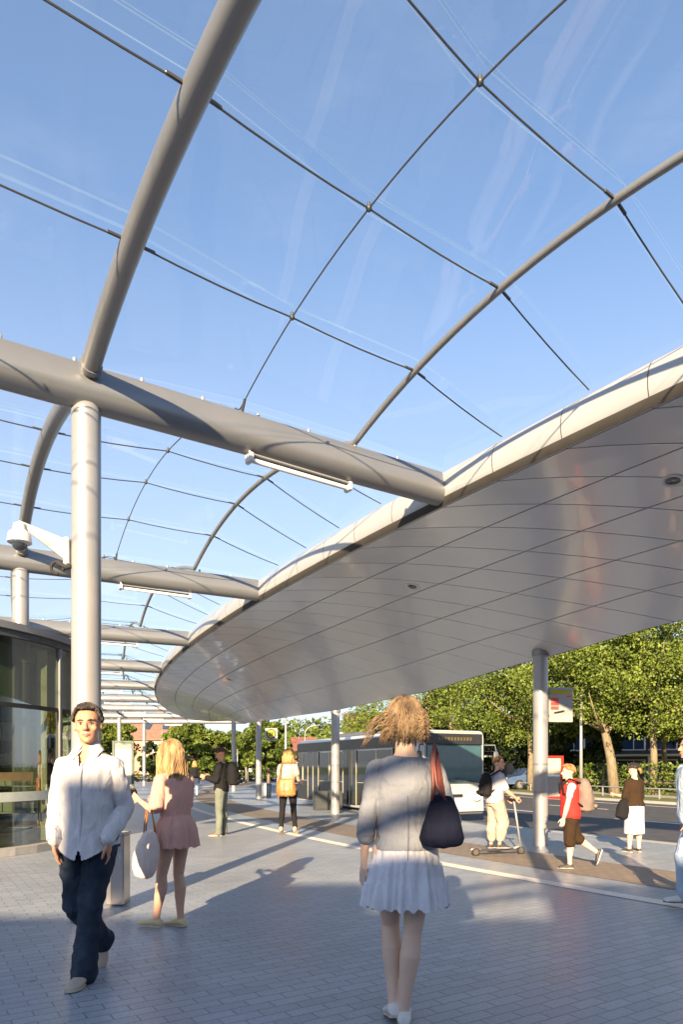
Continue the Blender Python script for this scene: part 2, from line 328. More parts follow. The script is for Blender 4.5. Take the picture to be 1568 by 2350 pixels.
for k in range(0, NB):
    lb = {3: 'fourth glazed bay, a narrow strip of sky beside the rounded white fascia', 0: 'large glazed roof bay nearest the viewer, curving overhead against blue sky', 1: 'second glazed bay between the thick column and the pavilion', 2: 'third glazed bay above the glass pavilion and strip light'}.get(k, ORD[k]+' glazed roof bay counted from the viewer, far off above the brick house')
    r = empty('glass_roof_bay', P(79.2, th(k), 0), 0, label=lb, cat='glass roof', group='glazed bays of the curved roof'); o0 = V(r.location)
    NA = 24
    b = MB(); b.cap([PB(k, 0, i/NA, zarch(0, i/NA))-o0 for i in range(NA+1)][0:], .085, 20); b.build('arch_tube', 'steel', r, True)
    for q0, q1 in ((.026, .034), (.966, .974)): b = MB(); b.tube([PB(k, 0, q0, zarch(0, q0))-o0, PB(k, 0, q1, zarch(0, q1))-o0], .098, 24); b.build('end_collar', 'steel', r, True, 40)
    b = MB(); b.cap([PB(k, 2.9, i/NA, zarch(2.9, i/NA))-o0 for i in range(NA+1)], .034, 14); b.build('slender_arch', 'steel', r, True)
    for d in (1.5, -1.7, -3.2):
        b = MB(); b.tube([PB(k, d, i/NA, zarch(max(d, 1.5) if d > 0 else d, i/NA)+(.1 if d < 0 else 0))-o0 for i in range(NA+1)], .0072, 6)
        for s in (.0, 1.0): b.tube([PB(k, d, s, 4.9)-o0, PB(k, d, abs(s-.02), zarch(max(d, 1.5), .02)+.01)-o0], .016, 8)
        b.build('long_rod', 'rod_steel', r)
    for j in range(4):
        so_, si = SN['o'][j], SN['i'][j]
        pts = [(-4.5, so_, 5.02+.35*4*so_*(1-so_)), (-1.7, so_, zarch(-1, so_)+.06), (0, so_, zarch(0, so_))]
        segs = [pts, [(0, so_, zarch(0, so_)), (1.5, si, zarch(1.5, si)), (2.9, si, zarch(2.9, si))], [(2.9, si, zarch(2.9, si)), (4.12, si, 4.99)]]
        for sg in segs:
            q = [PB(k, *e)-o0 for e in sg]; b = MB()
            for a, c in zip(q, q[1:]):
                mid = [a.lerp(c, t)-V((0, 0, .02*4*t*(1-t))) for t in (0, .25, .5, .75, 1)]; b.tube(mid, .0072, 6)
            rr = .085 if abs(sg[-1][0]) < .1 else .034
            e = (q[-2]-q[-1]).normalized()
            if sg[-1][0] < 4: b.cap([q[-1]+e*rr, q[-1]+e*(rr+.09)], .013, 8)
            rs = .085 if abs(sg[0][0]) < .1 else .034
            if sg[0][0] > -2: e = (q[1]-q[0]).normalized(); b.cap([q[0]+e*rs, q[0]+e*(rs+.09)], .013, 8)
            b.build('tension_rod', 'rod_steel', r)
        for d in (1.5, -1.7):
            s = si if d > 0 else so_; c = PB(k, d, s, zarch(1.5, s) if d > 0 else zarch(-1, s)+.08)-o0
            b = MB(); b.cap([c-V((0, 0, .012)), c+V((0, 0, .035))], .015, 10); b.ell(c, (.024, .024, .024), n=10); b.build('rod_node', 'dark_steel', r, True)
    # curved panes with real thickness
    ds = [-4.6, -3.2, -1.7, 0, 1.5, 2.9, 4.16]; g = .006
    for a, c in zip(ds, ds[1:]):
        gs = .011
        for j0 in range(5):
            b = MB(); ns = 4; nd = 3; T = []; Bm = []
            def sk(s, d): return s
            for i in range(ns+1):
                rowt = []; rowb = []
                for q in range(nd+1):
                    d = a+g+(c-a-2*g)*q/nd; s0 = SJ(j0, d); s1 = SJ(j0+1, d); s = s0+gs+(s1-s0-2*gs)*i/ns; z = zgl(d, s)-.02; rowt.append(PB(k, d, s, z+.012)-o0); rowb.append(PB(k, d, s, z)-o0)
                T.append(rowt); Bm.append(rowb)
            b.grid(T); b.grid([list(reversed(x)) for x in Bm])
            def edge(A, B_, m=0): b.grid([A, B_], m)
            edge([x[0] for x in T], [x[0] for x in Bm]); edge([x[-1] for x in Bm], [x[-1] for x in T]); edge(Bm[0], T[0], 1); edge(T[-1], Bm[-1], 1)
            b.build('glass_pane', ['roof_glass', 'glass_edge'], r, True, 30)
    for j in range(4):       # cover strips of glass over the transverse joints
        for a, c, K in ((-4.6, 0, 'o'), (0, 4.16, 'i')):
            b = MB(); T = [[PB(k, a+(c-a)*i/12, SJ(j+1, a+(c-a)*i/12)+e, zgl(a+(c-a)*i/12, SJ(j+1, a+(c-a)*i/12))+.002)-o0 for e in (-.013, .013)] for i in range(13)]
            Bm = [[p-V((0, 0, .008)) for p in x] for x in T]
            b.grid(T); b.grid([list(reversed(x)) for x in Bm]); b.grid([[x[0] for x in T], [x[0] for x in Bm]], 1); b.grid([[x[1] for x in Bm], [x[1] for x in T]], 1)
            b.build('joint_strip', ['roof_glass', 'glass_edge'], r)

# ---------------- white canopy over the bus platform ----------------
def interp(t, T):
    if t <= T[0][0]: return T[0][1]
    for (a, x), (c, y) in zip(T, T[1:]):
        if t <= c: q = (t-a)/(c-a); q = q*q*(3-2*q)*.4+q*.6; return x+(y-x)*q
    return T[-1][1]
ZO = [(30, 4.1), (50, 3.8), (56.95, 3.525), (59.1, 3.32), (62, 3.05), (65.6, 2.99), (69.5, 3.1), (73.3, 3.24), (77.5, 3.5), (81, 3.85), (84.5, 4.1)]
TIP = 84.6
def csec(t, u):        # soffit point, u 0 = inner (fascia) edge, 1 = outer edge
    a = max(0, (t-77.2)/(TIP-77.2)); wf = sqrt(max(0, 1-a**2.4))
    ri, ro = 75.0, 71.0; mid = 72.9; ri2 = mid+(ri-mid)*wf; ro2 = mid+(ro-mid)*wf
    zi = 4.57-.35*max(0, a)**2; zo = interp(t, ZO)
    zz = zi+(zo-zi)*(u**1.7)
    if a > 0: m = zi+(zo-zi)*.45; zz = m+(zz-m)*wf
    return P(ri2+(ro2-ri2)*u, t, zz)
cn = empty('bus_platform_canopy', P(72.7, 60, 0), 0, label='big white curved platform canopy with panelled soffit and rounded bright fascia', cat='canopy'); oc = V(cn.location)
step = DT/6; tl = [TH0+step*i for i in range(-38, 39)]; tl = [t for t in tl if t < TIP-.3]+[TIP]
SK = 5*step*.93
tls = [TH0+step*i for i in range(-38, 50) if TH0+step*i < TIP+SK]
for row in range(5):
    b = MB()
    for t0, t1 in zip(tls, tls[1:]):
        if t0-SK*(row/5+.2) > TIP-.05: continue
        gt = .012/75*57.3; gu = .0026
        G = [[csec(min(TIP, t0+gt+(t1-t0-2*gt)*i/3-SK*(row/5+gu+(.2-2*gu)*j/3)), row/5+gu+(.2-2*gu)*j/3)-oc for j in range(4)] for i in range(4)]
        b.grid([list(reversed(x)) for x in G])
        # little returned edges
        up = V((0, 0, .02))
        for E in (G[0], list(reversed(G[-1])), [x[-1] for x in G], list(reversed([x[0] for x in G]))): b.grid([E, [p+up for p in E]])
    b.build('soffit_panels', 'soffit', cn, True, 25)
b = MB(); tt = [tl[0]+(TIP-tl[0])*i/150 for i in range(151)]
b.grid([[csec(t, u/10)-oc+V((0, 0, .018)) for u in range(11)] for t in tt]); b.build('panel_backing', 'joint_dark', cn, True)
def fas(t, q):      # fascia nose profile q 0 bottom .. 1 top
    a = pi*q; c = csec(t, 0); c2 = csec(t, .02); out_ = (c-c2); out_.z = 0
    if t > TIP-3:     # turn the nose round the tip
        nxt = csec(min(TIP, t+.05), 0)-csec(t-.05, 0); nxt.z = 0; out2 = V((-nxt.y, nxt.x, 0)).normalized()
        if out2.dot(out_) < 0: out2 = -out2
        out_ = out2
    out_.normalize(); return c+out_*(.11*sin(a)-.02*q)+V((0, 0, .43*(1-cos(a))/2))
b = MB()
for t0, t1 in zip(tl, tl[1:]):
    gt = .005/75*57.3
    b.grid([[fas(t0+gt+(t1-t0-2*gt)*i/3, j/10)-oc for j in range(11)] for i in range(4)])
b.build('fascia', 'fascia', cn, True, 40)
b = MB(); b.grid([[fas(t, j/10)-oc-(fas(t, .5)-fas(t, .04)).normalized()*.012 for j in range(1, 11)] for t in tt]); b.build('fascia_backing', 'joint_dark', cn, True)
def outer(t, q): 
    c = csec(t, 1); c0 = csec(t, .98); o_ = c-c0; o_.z = 0
    if o_.length < 1e-5: o_ = V((1, 0, 0))
    o_.normalize(); return c+o_*.05*sin(pi*q)+V((0, 0, .16*q))
b = MB(); b.grid([[outer(t, 1-j/5)-oc for j in range(6)] for t in tt]); b.build('outer_edge', 'soffit', cn, True, 40)
b = MB(); b.grid([[(fas(t, 1).lerp(outer(t, 1), j/6)+V((0, 0, .12*sin(pi*j/6))))-oc for j in range(7)] for t in tt]); b.build('roof_sheet', 'fascia', cn, True)
# downlights recessed in the soffit
for i, (px, py, t, u) in enumerate([(945, 1340, 59.4, .355), (1550, 1090, 55.8, .32), (0, 0, 68.5, .45), (0, 0, 75, .45)]):
    c = csec(t, u); n = (csec(t+.1, u)-c).cross(csec(t, u+.02)-c).normalized(); n = -n if n.z > 0 else n
    M = n.to_track_quat('Z', 'Y').to_matrix(); d = empty('downlight', c, 0, cat='light fitting', group='round downlights in the soffit')
    d['label'] = ['round recessed downlight in the soffit right of the beams, mid picture', 'large round downlight in the soffit at the right picture edge', 'tiny far downlight in the soffit above the bus', 'tiny downlight close to the rounded tip of the canopy'][i]
    b = MB(); prof = [(.075, -.01), (.075, .006), (.10, .012), (.125, .008), (.13, -.004)]
    b.grid([[M@V((r*cos(q*pi/16), r*sin(q*pi/16), z)) for q in range(32)] for r, z in prof], closed=True); b.build('ring', 'white_paint', d, True)
    b = MB(); b.ell((0, 0, 0), (.074, .074, .012), M, 20); b.build('lens', 'window_dark', d, True)
# platform columns
pcs = [(3.52, 12.08, 'platform column between the scooter boy and the boy in the red vest'), (-.18, 20.4, 'platform column in front of the bus side windows'), (-3.6, 29.7, 'platform column beside the round stop sign'), (-6.25, 39.6, 'far platform column behind the man with the phone')]
for i, (x, y, lb) in enumerate(pcs+[(9.0, 4.6, 'platform column off to the right of the viewer')]):
    t = math.degrees(atan2(CX-x, CY-y)); u = (75-sqrt((CX-x)**2+(CY-y)**2))/4.0; zt = csec(t, min(.98, u)).z
    r = empty('platform_column', (x, y, 0), 0, label=lb, cat='column', group='round columns of the white canopy')
    b = MB(); b.tube([(0, 0, 0), (0, 0, zt+.05)], .128, 36); b.build('shaft', 'column_steel', r, True, 40)
    for z in (1.42, .93): b = MB(); b.tube([(0, 0, z), (0, 0, z+.025)], .1315, 36); b.build('strap', 'steel', r, True, 40)
    b = MB(); b.tube([(0, 0, zt-.05), (0, 0, zt+.03)], .15, 36); b.build('head_collar', 'steel', r, True, 40)
mat('sign_white', (.34, .33, .32), .6, var=.04)
# ---------------- unseen building behind the viewer, its steps shaped to shade the plaza ----------------
mat('shade_wall', (.42, .38, .34), .8, var=.06)
caster = empty('shade_building', (0, -11, 0), 0, label='unseen building behind the viewer, out of frame, stepped to shade the plaza', cat='building')
def wallbox(x0, x1, z0, z1, y0=0, y1=-8, m='shade_wall', n='wall'): b = MB(); b.box(((x0+x1)/2, (y0+y1)/2, (z0+z1)/2), (x1-x0, abs(y1-y0), z1-z0)); return b.build(n, m, caster)
SHADE_STEPS = [(-30, -8.4, 0, 5.2), (-8.4, -5.05, 0, 6.1), (-5.05, -3.75, 0, 6.72), (-3.75, -1.75, 0, 6.08), (-1.75, 1.1, 0, 6.72), (1.1, 2.9, 0, 6.95), (2.9, 30, 0, 7.6)]
for i, h in enumerate(SHADE_STEPS): wallbox(h[0]+.002, h[1], h[2], h[3])
for z in (6.30, 6.60): b = MB(); b.box((-2.75, -.1, z), (1.995, .12, .13), Matrix.Rotation(R(-15), 3, 'Y')); b.build('shade_slat', 'dark_steel', caster)  # unseen slats added to throw light bars on the back of the woman in grey

# ---------------- round glass pavilion ----------------
mat('pav_inner', (.06, .045, .035), .7, var=.2, vs=1); mat('pav_band', (.22, .26, .23), .6, var=.1, vs=1); mat('pav_floor', (.20, .17, .14), .4)
mat('post_cream', (.55, .53, .36), .5, var=.1); mat('bronze', (.24, .17, .07), .35, metal=.5); mat('red_sign', (.75, .03, .03), .4); mat('pink_sign', (.6, .12, .2), .5)
mat('shelf_pale', (.45, .5, .45), .5, var=.1); mat('dark_red', (.09, .012, .01), .6)
pv = empty('glass_pavilion', (-8.95, 12.35, 0), 0, label='round glass pavilion with pale roof rim, dark interior and bronze door handles', cat='building')
PR = 4.12
def pc(r, a, z): return V((r*cos(R(a)), r*sin(R(a)), z))
def arcwall(name, m, r, a0, a1, z0, z1, t=.02, par=None):
    b = MB(); n = max(3, int(abs(a1-a0)/2.5)); A = [a0+(a1-a0)*i/n for i in range(n+1)]
    b.rings([(pc(r-t/2, a, (z0+z1)/2), pc(t/2, a, 0)*1.414, V((0, 0, (z1-z0)/2*1.414))) for a in A], 4)
    # rotate square section so its sides stand upright
    vv = []; k = 0
    for a in A:
        for (q, z) in ((r, z0), (r, z1), (r-t, z1), (r-t, z0)): vv.append(pc(q, a, z))
    b.v = [tuple(x) for x in vv]; return b.build(name, m, par or pv, True, 30)
arcwall('roof_rim', 'steel', PR+.07, 0, 360, 3.53, 3.64, .28)
arcwall('roof_rim_lower', 'dark_steel', PR+.02, 0, 360, 3.42, 3.528, .1)
b = MB(); b.prism([tuple(pc(PR-.1, a, 0)[:2]) for a in range(0, 360, 6)], 3.54, 3.62); b.build('roof', 'dark_steel', pv)
b = MB(); b.prism([tuple(pc(PR+.12, a, 0)[:2]) for a in range(0, 360, 6)], .003, .13); b.build('plinth', 'kerb', pv)
b = MB(); b.prism([tuple(pc(PR-.1, a, 0)[:2]) for a in range(0, 360, 6)], .132, .14); b.build('interior_floor', 'pav_floor', pv)
MA = [-132, -107, -82, -57, -31.5, -8, 16, 40, 64, 88, 112, 136, 160, 184, 208]
for a0, a1 in zip(MA, MA[1:]):
    arcwall('glass_panel', 'clear_glass', PR, a0+.5, a1-.5, .14, 2.32); arcwall('glass_panel', 'clear_glass', PR, a0+.5, a1-.5, 2.39, 3.41)
    arcwall('transom', 'black', PR+.01, a0+.5, a1-.5, 2.32, 2.39, .06)
for a in MA:
    b = MB(); b.box(pc(PR-.01, a, 1.78), (.10, .07, 3.26), R(a)); b.build('mullion', 'steel', pv)
arcwall('ceiling_band', 'pav_band', PR-.35, -180, 60, 2.42, 3.38, .1)
arcwall('back_wall', 'pav_inner', PR-.5, -2, 238, .14, 3.5, .1)
b = MB(); b.prism([tuple(pc(PR-.55, a, 0)[:2]) for a in range(0, 360, 10)], 3.36, 3.40); b.build('ceiling', 'pav_inner', pv)
for x, y, rr, m in ((3.95, -1.30, .16, 'column_steel'),):
    pass
b = MB(); b.box(pc(PR-.16, -11.5, 1.75), (.16, .08, 3.2), .3); b.build('cream_post', 'post_cream', pv)
arcwall('door_handle', 'bronze', PR+.07, -28.5, -18.5, 1.17, 1.30, .04)
arcwall('safety_band', mat('frost', (.42, .46, .42), .6), PR+.012, -31, -8.5, .84, .99, .008)
def inpav(x, y, z): return V((x+10.4-.0, y-14.8, z))
rg = empty('hanging_sign', (-5.85, 13.0, 1.97), 0, label='red oval sign and pink panel hanging inside the glass pavilion', cat='sign')
b = MB(); b.ell((0, 0, .27), (.11, .05, .25), n=20); b.build('red_oval', 'red_sign', rg, True)
b = MB(); b.box((.22, .05, .2), (.26, .03, .45), .3, bev=.012); b.build('pink_panel', 'pink_sign', rg)
b = MB(); b.tube([(0, 0, .5), (0, 0, 1.38)], .008, 6); b.build('hanger', 'dark_steel', rg)
for i, (x, y, lb) in enumerate([(-6.35, 12.7, 'pale shelf unit with dark gaps seen through the pavilion glass'),]):
    s = empty('shelf_unit', (x, y, .14), .5, label=lb, cat='shelf')
    b = MB()
    for q in (-.6, .6): b.box((q, 0, 1.05), (.03, .35, 2.1))
    b.box((0, .16, 1.05), (1.17, .02, 2.1)); b.build('case', 'black', s)
    for z in (.4, .85, 1.3, 1.75, 2.05): b = MB(); b.box((0, -.01, z), (1.16, .3, .03)); b.build('shelf', 'shelf_pale', s)
    b = MB(); rnd = random.Random(3)
    for z in (.4, .85, 1.3, 1.75):
        x0 = -.55
        while x0 < .5: w_ = rnd.uniform(.08, .2); h_ = rnd.uniform(.15, .3); b.box((x0+w_/2, -.05, z+.02+h_/2), (w_*.9, .2, h_)); x0 += w_
    b.build('goods', 'shelf_pale', s)
b = MB(); b.box((2.0, .9, 2.35), (2.0, .9, .9), .3); b.build('bulkhead', 'dark_red', pv)
t = empty('cafe_counter', (-5.9, 14.3, .14), .5, label='low wooden counter standing inside the pavilion behind the glass', cat='counter')
mat('oak', (.45, .22, .06), .5, var=.15, vs=6, stretch=(1, 8, 1))
b = MB(); b.box((0, 0, .45), (1.5, .5, .9)); b.build('body', 'pav_inner', t); b = MB(); b.box((0, 0, .93), (1.6, .6, .05), bev=.01); b.build('top', 'oak', t)
b = MB(); b.box((0, -.27, .6), (1.2, .03, .35)); b.build('front_panel', 'oak', t)

# ---------------- security camera on the first column ----------------
c1 = P(79.2, th(0)); 
def ip(x, y, Y): return V(((x-784)/1568*Y, Y, EYE-(y-1760)/1568*Y))
A_ = ip(165, 1268, c1.y-.02); D_ = ip(45, 1240, c1.y-.25)
sc_ = empty('security_camera', A_, 0, label='white dome security camera on an arm bracket on the thick column', cat='camera')
dx = D_-A_
b = MB(); b.box((-.03, 0, 0), (.05, .14, .25), bev=.012); b.build('wall_plate', 'white_paint', sc_, True, 35)
b = MB(); n = 6; b.rings([((-.05+(dx.x+.05)*i/n, dx.y*i/n, .02+(dx.z+.13)*i/n), (0, .045-.025*i/n, 0), (0, 0, .10-.078*i/n)) for i in range(n+1)], 16); b.build('arm', 'white_paint', sc_, True, 40)
b = MB(); h = D_-A_; b.rings([(h+V((0, 0, z)), (r, 0, 0), (0, r, 0)) for z, r in ((.15, .02), (.14, .05), (.09, .055), (.06, .09), (.0, .1), (-.02, .1), (-.035, .07))], 26); b.build('housing', 'white_paint', sc_, True, 40)
b = MB(); b.ell(h+V((0, 0, -.035)), (.062, .062, .055), n=18); b.build('dome', 'window_dark', sc_, True)
b = MB(); b.cap([V((-.06, -.05, -.15))+V((.055*cos(q)-.05, 0, .055*sin(q))) for q in [i*pi/8 for i in range(-1, 13)]], .014, 8); b.cap([(-.10, -.05, -.11), (-.03, -.05, -.15), (.0, -.05, -.14)], .022, 8); b.build('cable_loop', 'rubber', sc_, True)

# ---------------- small things on the plaza ----------------
p = at(268, 2080)
lb_ = empty('litter_bin', p+V((-.02, .09, 0)), R(-8), label='brushed steel litter bin standing beside the thick column behind the man', cat='bin')
b = MB(); b.box((0, 0, .36), (.20, .16, .70), bev=.012); b.build('body', 'stainless', lb_, True, 30)
b = MB(); b.box((0, 0, .72), (.212, .172, .03), bev=.008); b.build('lid', 'stainless', lb_, True, 30)
b = MB(); b.box((0, -.0825, .62), (.13, .004, .045)); b.build('slot', 'black', lb_)
p = at(283, 1842)
ib = empty('information_board', (p.x, p.y, 0), R(6), label='dark framed glass information board behind the man in the white shirt', cat='sign')
mat('board_cream', (.55, .5, .36), .5, var=.08)
b = MB()
for x in (-.36, .36): b.box((x, 0, 1.2), (.09, .12, 2.4), bev=.01)
b.box((0, 0, 2.36), (.63, .118, .08)); b.box((0, 0, .62), (.63, .118, .06)); b.build('frame', mat('frame_green', (.09, .11, .09), .5), ib)
b = MB(); b.box((0, 0, 1.4), (.63, .05, 1.48)); b.build('poster', 'board_cream', ib); b = MB(); b.box((0, -.03, 2.2), (.62, .02, .2)); b.build('header', 'pav_band', ib)
# ticket cabinet pair by the bus
p = at(752, 1858)
cb = empty('grey_cabinet', (p.x, p.y, 0), R(18), label='pair of dark grey street cabinets beside the column in front of the bus', cat='cabinet')
mat('slate', (.045, .05, .055), .5, var=.08)
for x in (-.24, .26): b = MB(); b.box((x, 0, .31), (.42, .3, .62), bev=.015); b.build('cabinet', 'slate', cb, True, 30)
for x in (-.24, .26): b = MB(); b.box((x, -.153, .33), (.34, .006, .5)); b.build('door', 'dark_steel', cb)
p = at(611, 1829); lb2 = empty('street_bin', (p.x, p.y, 0), 0, label='grey drum shaped waste bin beside the stop sign column', cat='bin')
b = MB(); b.rings([((0, 0, z), (r, 0, 0), (0, r, 0)) for z, r in ((0, .2), (.02, .23), (.6, .24), (.64, .22), (.645, .1))], 24); b.build('drum', 'steel', lb2, True, 40)
b = MB(); b.tube([(0, 0, .56), (0, 0, .59)], .246, 24); b.build('rim_band', 'dark_steel', lb2, True, 40)
# round stop sign (yellow disc, green ring and H)
p = V((-3.6, 29.7, 0)); z0 = EYE+(1760-1685)/1568*29.6; sg = empty('stop_sign', (p.x+.55, 29.65, z0), 0, label='white square sign with yellow disc and green H fixed to a platform column', cat='sign')
mat('yellow', (.42, .34, .02), .8, var=.03); mat('green_ring', (.005, .035, .012), .85, var=.03)
b = MB(); b.box((0, 0, 0), (.54, .05, .54), bev=.015); b.build('plate', 'sign_white', sg)
b = MB(); b.rings([((0, -.026, .03), (r, 0, 0), (0, 0, r)) for r in (.2, .2)], 4); b = MB()
def disc(b, c, r, y0, y1, n=32, r2=0): b.rings([(V(c)+V((0, y, 0)), (r, 0, 0), (0, 0, r)) for y in (y0, y1)], n)
disc(b, (0, 0, .03), .21, -.028, -.04); b.build('ring', 'green_ring', sg)
b = MB(); disc(b, (0, 0, .03), .165, -.041, -.046); b.build('disc', 'yellow', sg)
b = MB()
for x in (-.055, .055): b.box((x, -.049, .03), (.042, .008, .20))
b.box((0, -.0495, .03), (.068, .006, .042)); b.build('letter_h', 'green_ring', sg)
b = MB(); b.box((0, -.028, -.22), (.34, .004, .03)); b.build('name_strip', 'dark_steel', sg)
for q in (.1, -.1): b = MB(); b.box((-.35, 0, q), (.2, .03, .03)); b.build('bracket', 'steel', sg)
# timetable sign and red framed case on the near platform column
c = V((3.52, 12.08, 0)); s = 12.2/1568
sx = lambda x: (x-784)*s
sg = empty('departure_sign', (sx(1287), 12.2, EYE+(1760-1617)*s), R(8), label='white bus line sign with yellow header and red number blocks on the near column', cat='sign')
mat('sign_red', (.65, .07, .05), .4); mat('red_frame', (.72, .03, .02), .35, var=.04); mat('sign_grey', (.3, .32, .36), .4)
b = MB(); b.box((0, 0, 0), (.45, .04, .62), bev=.008); b.build('plate', 'sign_white', sg)
b = MB(); b.box((0, -.022, .285), (.44, .004, .04)); b.build('top_strip', 'sign_grey', sg); b = MB(); b.box((-.02, -.022, .225), (.40, .006, .06)); b.build('yellow_header', 'yellow', sg)
for i in range(3): b = MB(); b.box((-.12, -.022, .09-.075*i), (.15, .006, .06)); b.build('line_number', 'sign_red', sg)
b = MB(); b.box((.15, -.022, .15), (.09, .006, .03)); b.build('red_logo', 'sign_red', sg)
b = MB(); rn = random.Random(5)
for i in range(9): b.box((.1, -.0215, .09-.035*i), (rn.uniform(.08, .2), .003, .008))
b.build('text_rows', 'sign_grey', sg)
for q in (.2, -.2): b = MB(); b.box((-.3, 0, q), (.18, .03, .03)); b.build('bracket', 'dark_steel', sg)
b = MB(); b.rings([((-.05, -.03, -.13), (.1, 0, .02), (0, .02, 0)), ((-.05, -.09, -.115), (.1, 0, .02), (0, .02, 0))], 12); b.build('small_lamp', 'dark_steel', sg)
rc = empty('timetable_case', (sx(1268), 12.2, EYE-(1783-1760)*s), R(10), label='red framed timetable case mounted on the near platform column', cat='sign')
b = MB(); W, H = .36, .76
for x in (-W/2, W/2): b.box((x, 0, 0), (.035, .07, H))
for z in (-H/2+.0175, H/2-.0175): b.box((0, 0, z), (W-.036, .068, .035))
b.build('frame', 'red_frame', rc); b = MB(); b.box((0, .01, .2), (W-.04, .03, H/2-.07)); b.build('upper_poster', 'board_cream', rc); b = MB(); b.box((0, .012, -.16), (W-.04, .03, H/2-.03)); b.build('lower_poster', 'sign_white', rc)
b = MB()
for i in range(7): b.box((.02, -.006, .3-.04*i), (W*.6, .003, .006))
for i in range(9): b.box((.02, -.004, -.02-.035*i), (W*.65, .003, .006))
b.build('text_rows', 'sign_grey', rc)

# ---------------- bus ----------------
mat('bus_white', (.48, .47, .46), .3, var=.04, coat=.4); mat('bus_glass', (.012, .02, .026), .04, spec=.9, var=.02); mat('bus_grey', (.10, .11, .13), .35, var=.04); mat('bus_dark', (.02, .022, .025), .35)
mat('amber', (.35, .22, .03), .4); mat('bus_cream', (.5, .44, .33), .5); mat('head_light', (.7, .72, .75), .08)
fr = at(1045, 1888, -.12); bs = empty('city_bus', (fr.x-.02, fr.y, -.12), R(24.6), label='white and black city bus with big windscreen parked at the platform kerb', cat='bus')
BW, BL, BH = 2.0, 9.2, 2.5
def sect(y, ins, zb, zt, tilt=0):     # rounded rectangle section in x,z
    w = BW/2-ins; r = .14; pts = []
    for cx, cz, a in ((w-r, zt-r, 0), (-w+r, zt-r, 90), (-w+.05, zb+.05, 180), (w-.05, zb+.05, 270)):
        rr = r if cz > 1 else .05
        for k in range(5): q = R(a+22.5*k); pts.append((cx+rr*cos(q), y, cz+rr*sin(q)))
    return pts
b = MB(); b.grid([sect(0.03, .10, .32, 2.42), sect(.0, .06, .26, 2.46)]+[sect(.05, .015, .22, 2.49), sect(.18, 0, .2, 2.5), sect(BL-.15, 0, .22, 2.5), sect(BL-.02, .04, .25, 2.46), sect(BL, .1, .3, 2.4)], closed=True)
n = len(sect(0, 0, 0, 1)); b.f += [tuple(range(n)), tuple(6*n+j for j in range(n-1, -1, -1))]; b.mi += [0, 0]; b.build('body', 'bus_white', bs, True, 40)
b = MB(); b.box((0, -.015, 1.58), (1.78, .05, 1.02), bev=.02); b.build('windscreen', mat('screen_reflection', (.035, .085, .10), .05, var=.1, spec=.7), bs, True, 40)  # teal base colour paints the reflected sky and trees into the windscreen
b = MB(); b.box((0, -.01, 2.255), (1.80, .06, .30), bev=.02); b.build('destination_display', 'bus_dark', bs, True, 40)
b = MB()
for i in range(11): b.box((-.5+.1*i, -.042, 2.26), (.05 if i % 3 else .07, .004, .09))
b.build('display_lettering', mat('amber_dim', (.10, .075, .02), .6), bs)
b = MB()
for x0, x1, z in ((-.7, .05, 1.12), (.0, .72, 1.13)): b.tube([(x1, -.05, 1.10), (x0, -.055, 1.2)], .01, 6)
b.build('wiper', 'rubber', bs)
b = MB(); b.box((0, -.02, .42), (1.86, .10, .28), bev=.03); b.build('bumper', 'bus_white', bs, True, 40)
b = MB(); b.box((0, -.03, .74), (.5, .03, .07), bev=.01); b.build('badge_strip', 'bus_dark', bs)
for q in (-.72, .72): b = MB(); b.ell((q, -.02, .66), (.15, .05, .08), n=18); b.build('headlight', 'head_light', bs, True)
for q in (-1, 1):
    b = MB(); b.cap([(q*.98, .0, 2.1), (q*1.2, -.18, 2.1), (q*1.22, -.2, 1.95)], .02, 8); b.box((q*1.22, -.2, 1.72), (.15, .07, .42), bev=.03); b.build('mirror', 'bus_dark' if q < 0 else 'bus_grey', bs, True, 40)
b = MB(); b.box((-.988, 4.75, 1.52), (.04, 8.6, .98)); b.build('side_window', 'bus_glass', bs)
b = MB(); b.box((.988, 4.75, 1.52), (.04, 8.6, .98)); b.build('side_window', 'bus_glass', bs)
b = MB(); b.box((-.99, 4.75, .66), (.035, 8.7, .70)); b.build('side_skirt', 'bus_dark', bs)
b = MB(); b.box((-.985, 4.75, 2.22), (.05, 8.9, .32)); b.build('roof_band', 'bus_dark', bs)
for y in (.55, 3.9, 7.0):
    b = MB(); b.box((-1.0, y+.55, 1.17), (.05, 1.05, 1.75), bev=.01); d = b.build('door', 'bus_glass', bs)
    b = MB(); b.box((-1.027, y+.55, 1.17), (.01, .05, 1.75)); b.box((-1.027, y+.05, 1.17), (.01, .04, 1.75)); b.box((-1.027, y+1.05, 1.17), (.01, .04, 1.75)); b.build('door_frame', 'bus_cream', d)
for y in (2.6, 6.1, 8.6): b = MB(); b.box((-1.01, y, 1.52), (.02, .10, .98)); b.build('window_pillar', 'bus_cream', bs)
for q in (-1, 1):
    for y in (2.35, 6.2):
        wv = MB(); wv.tube([(q*.78, y, .36), (q*1.0, y, .36)], .36, 28); tw = wv.build('wheel', 'rubber', bs, True, 40)
        wv = MB(); wv.tube([(q*.99, y, .36), (q*1.006, y, .36)], .21, 20); wv.build('rim', 'steel', tw, True, 40)
b = MB(); b.box((0, 5, 2.56), (1.4, 3, .16), bev=.05); b.build('roof_unit', 'bus_grey', bs, True, 40)

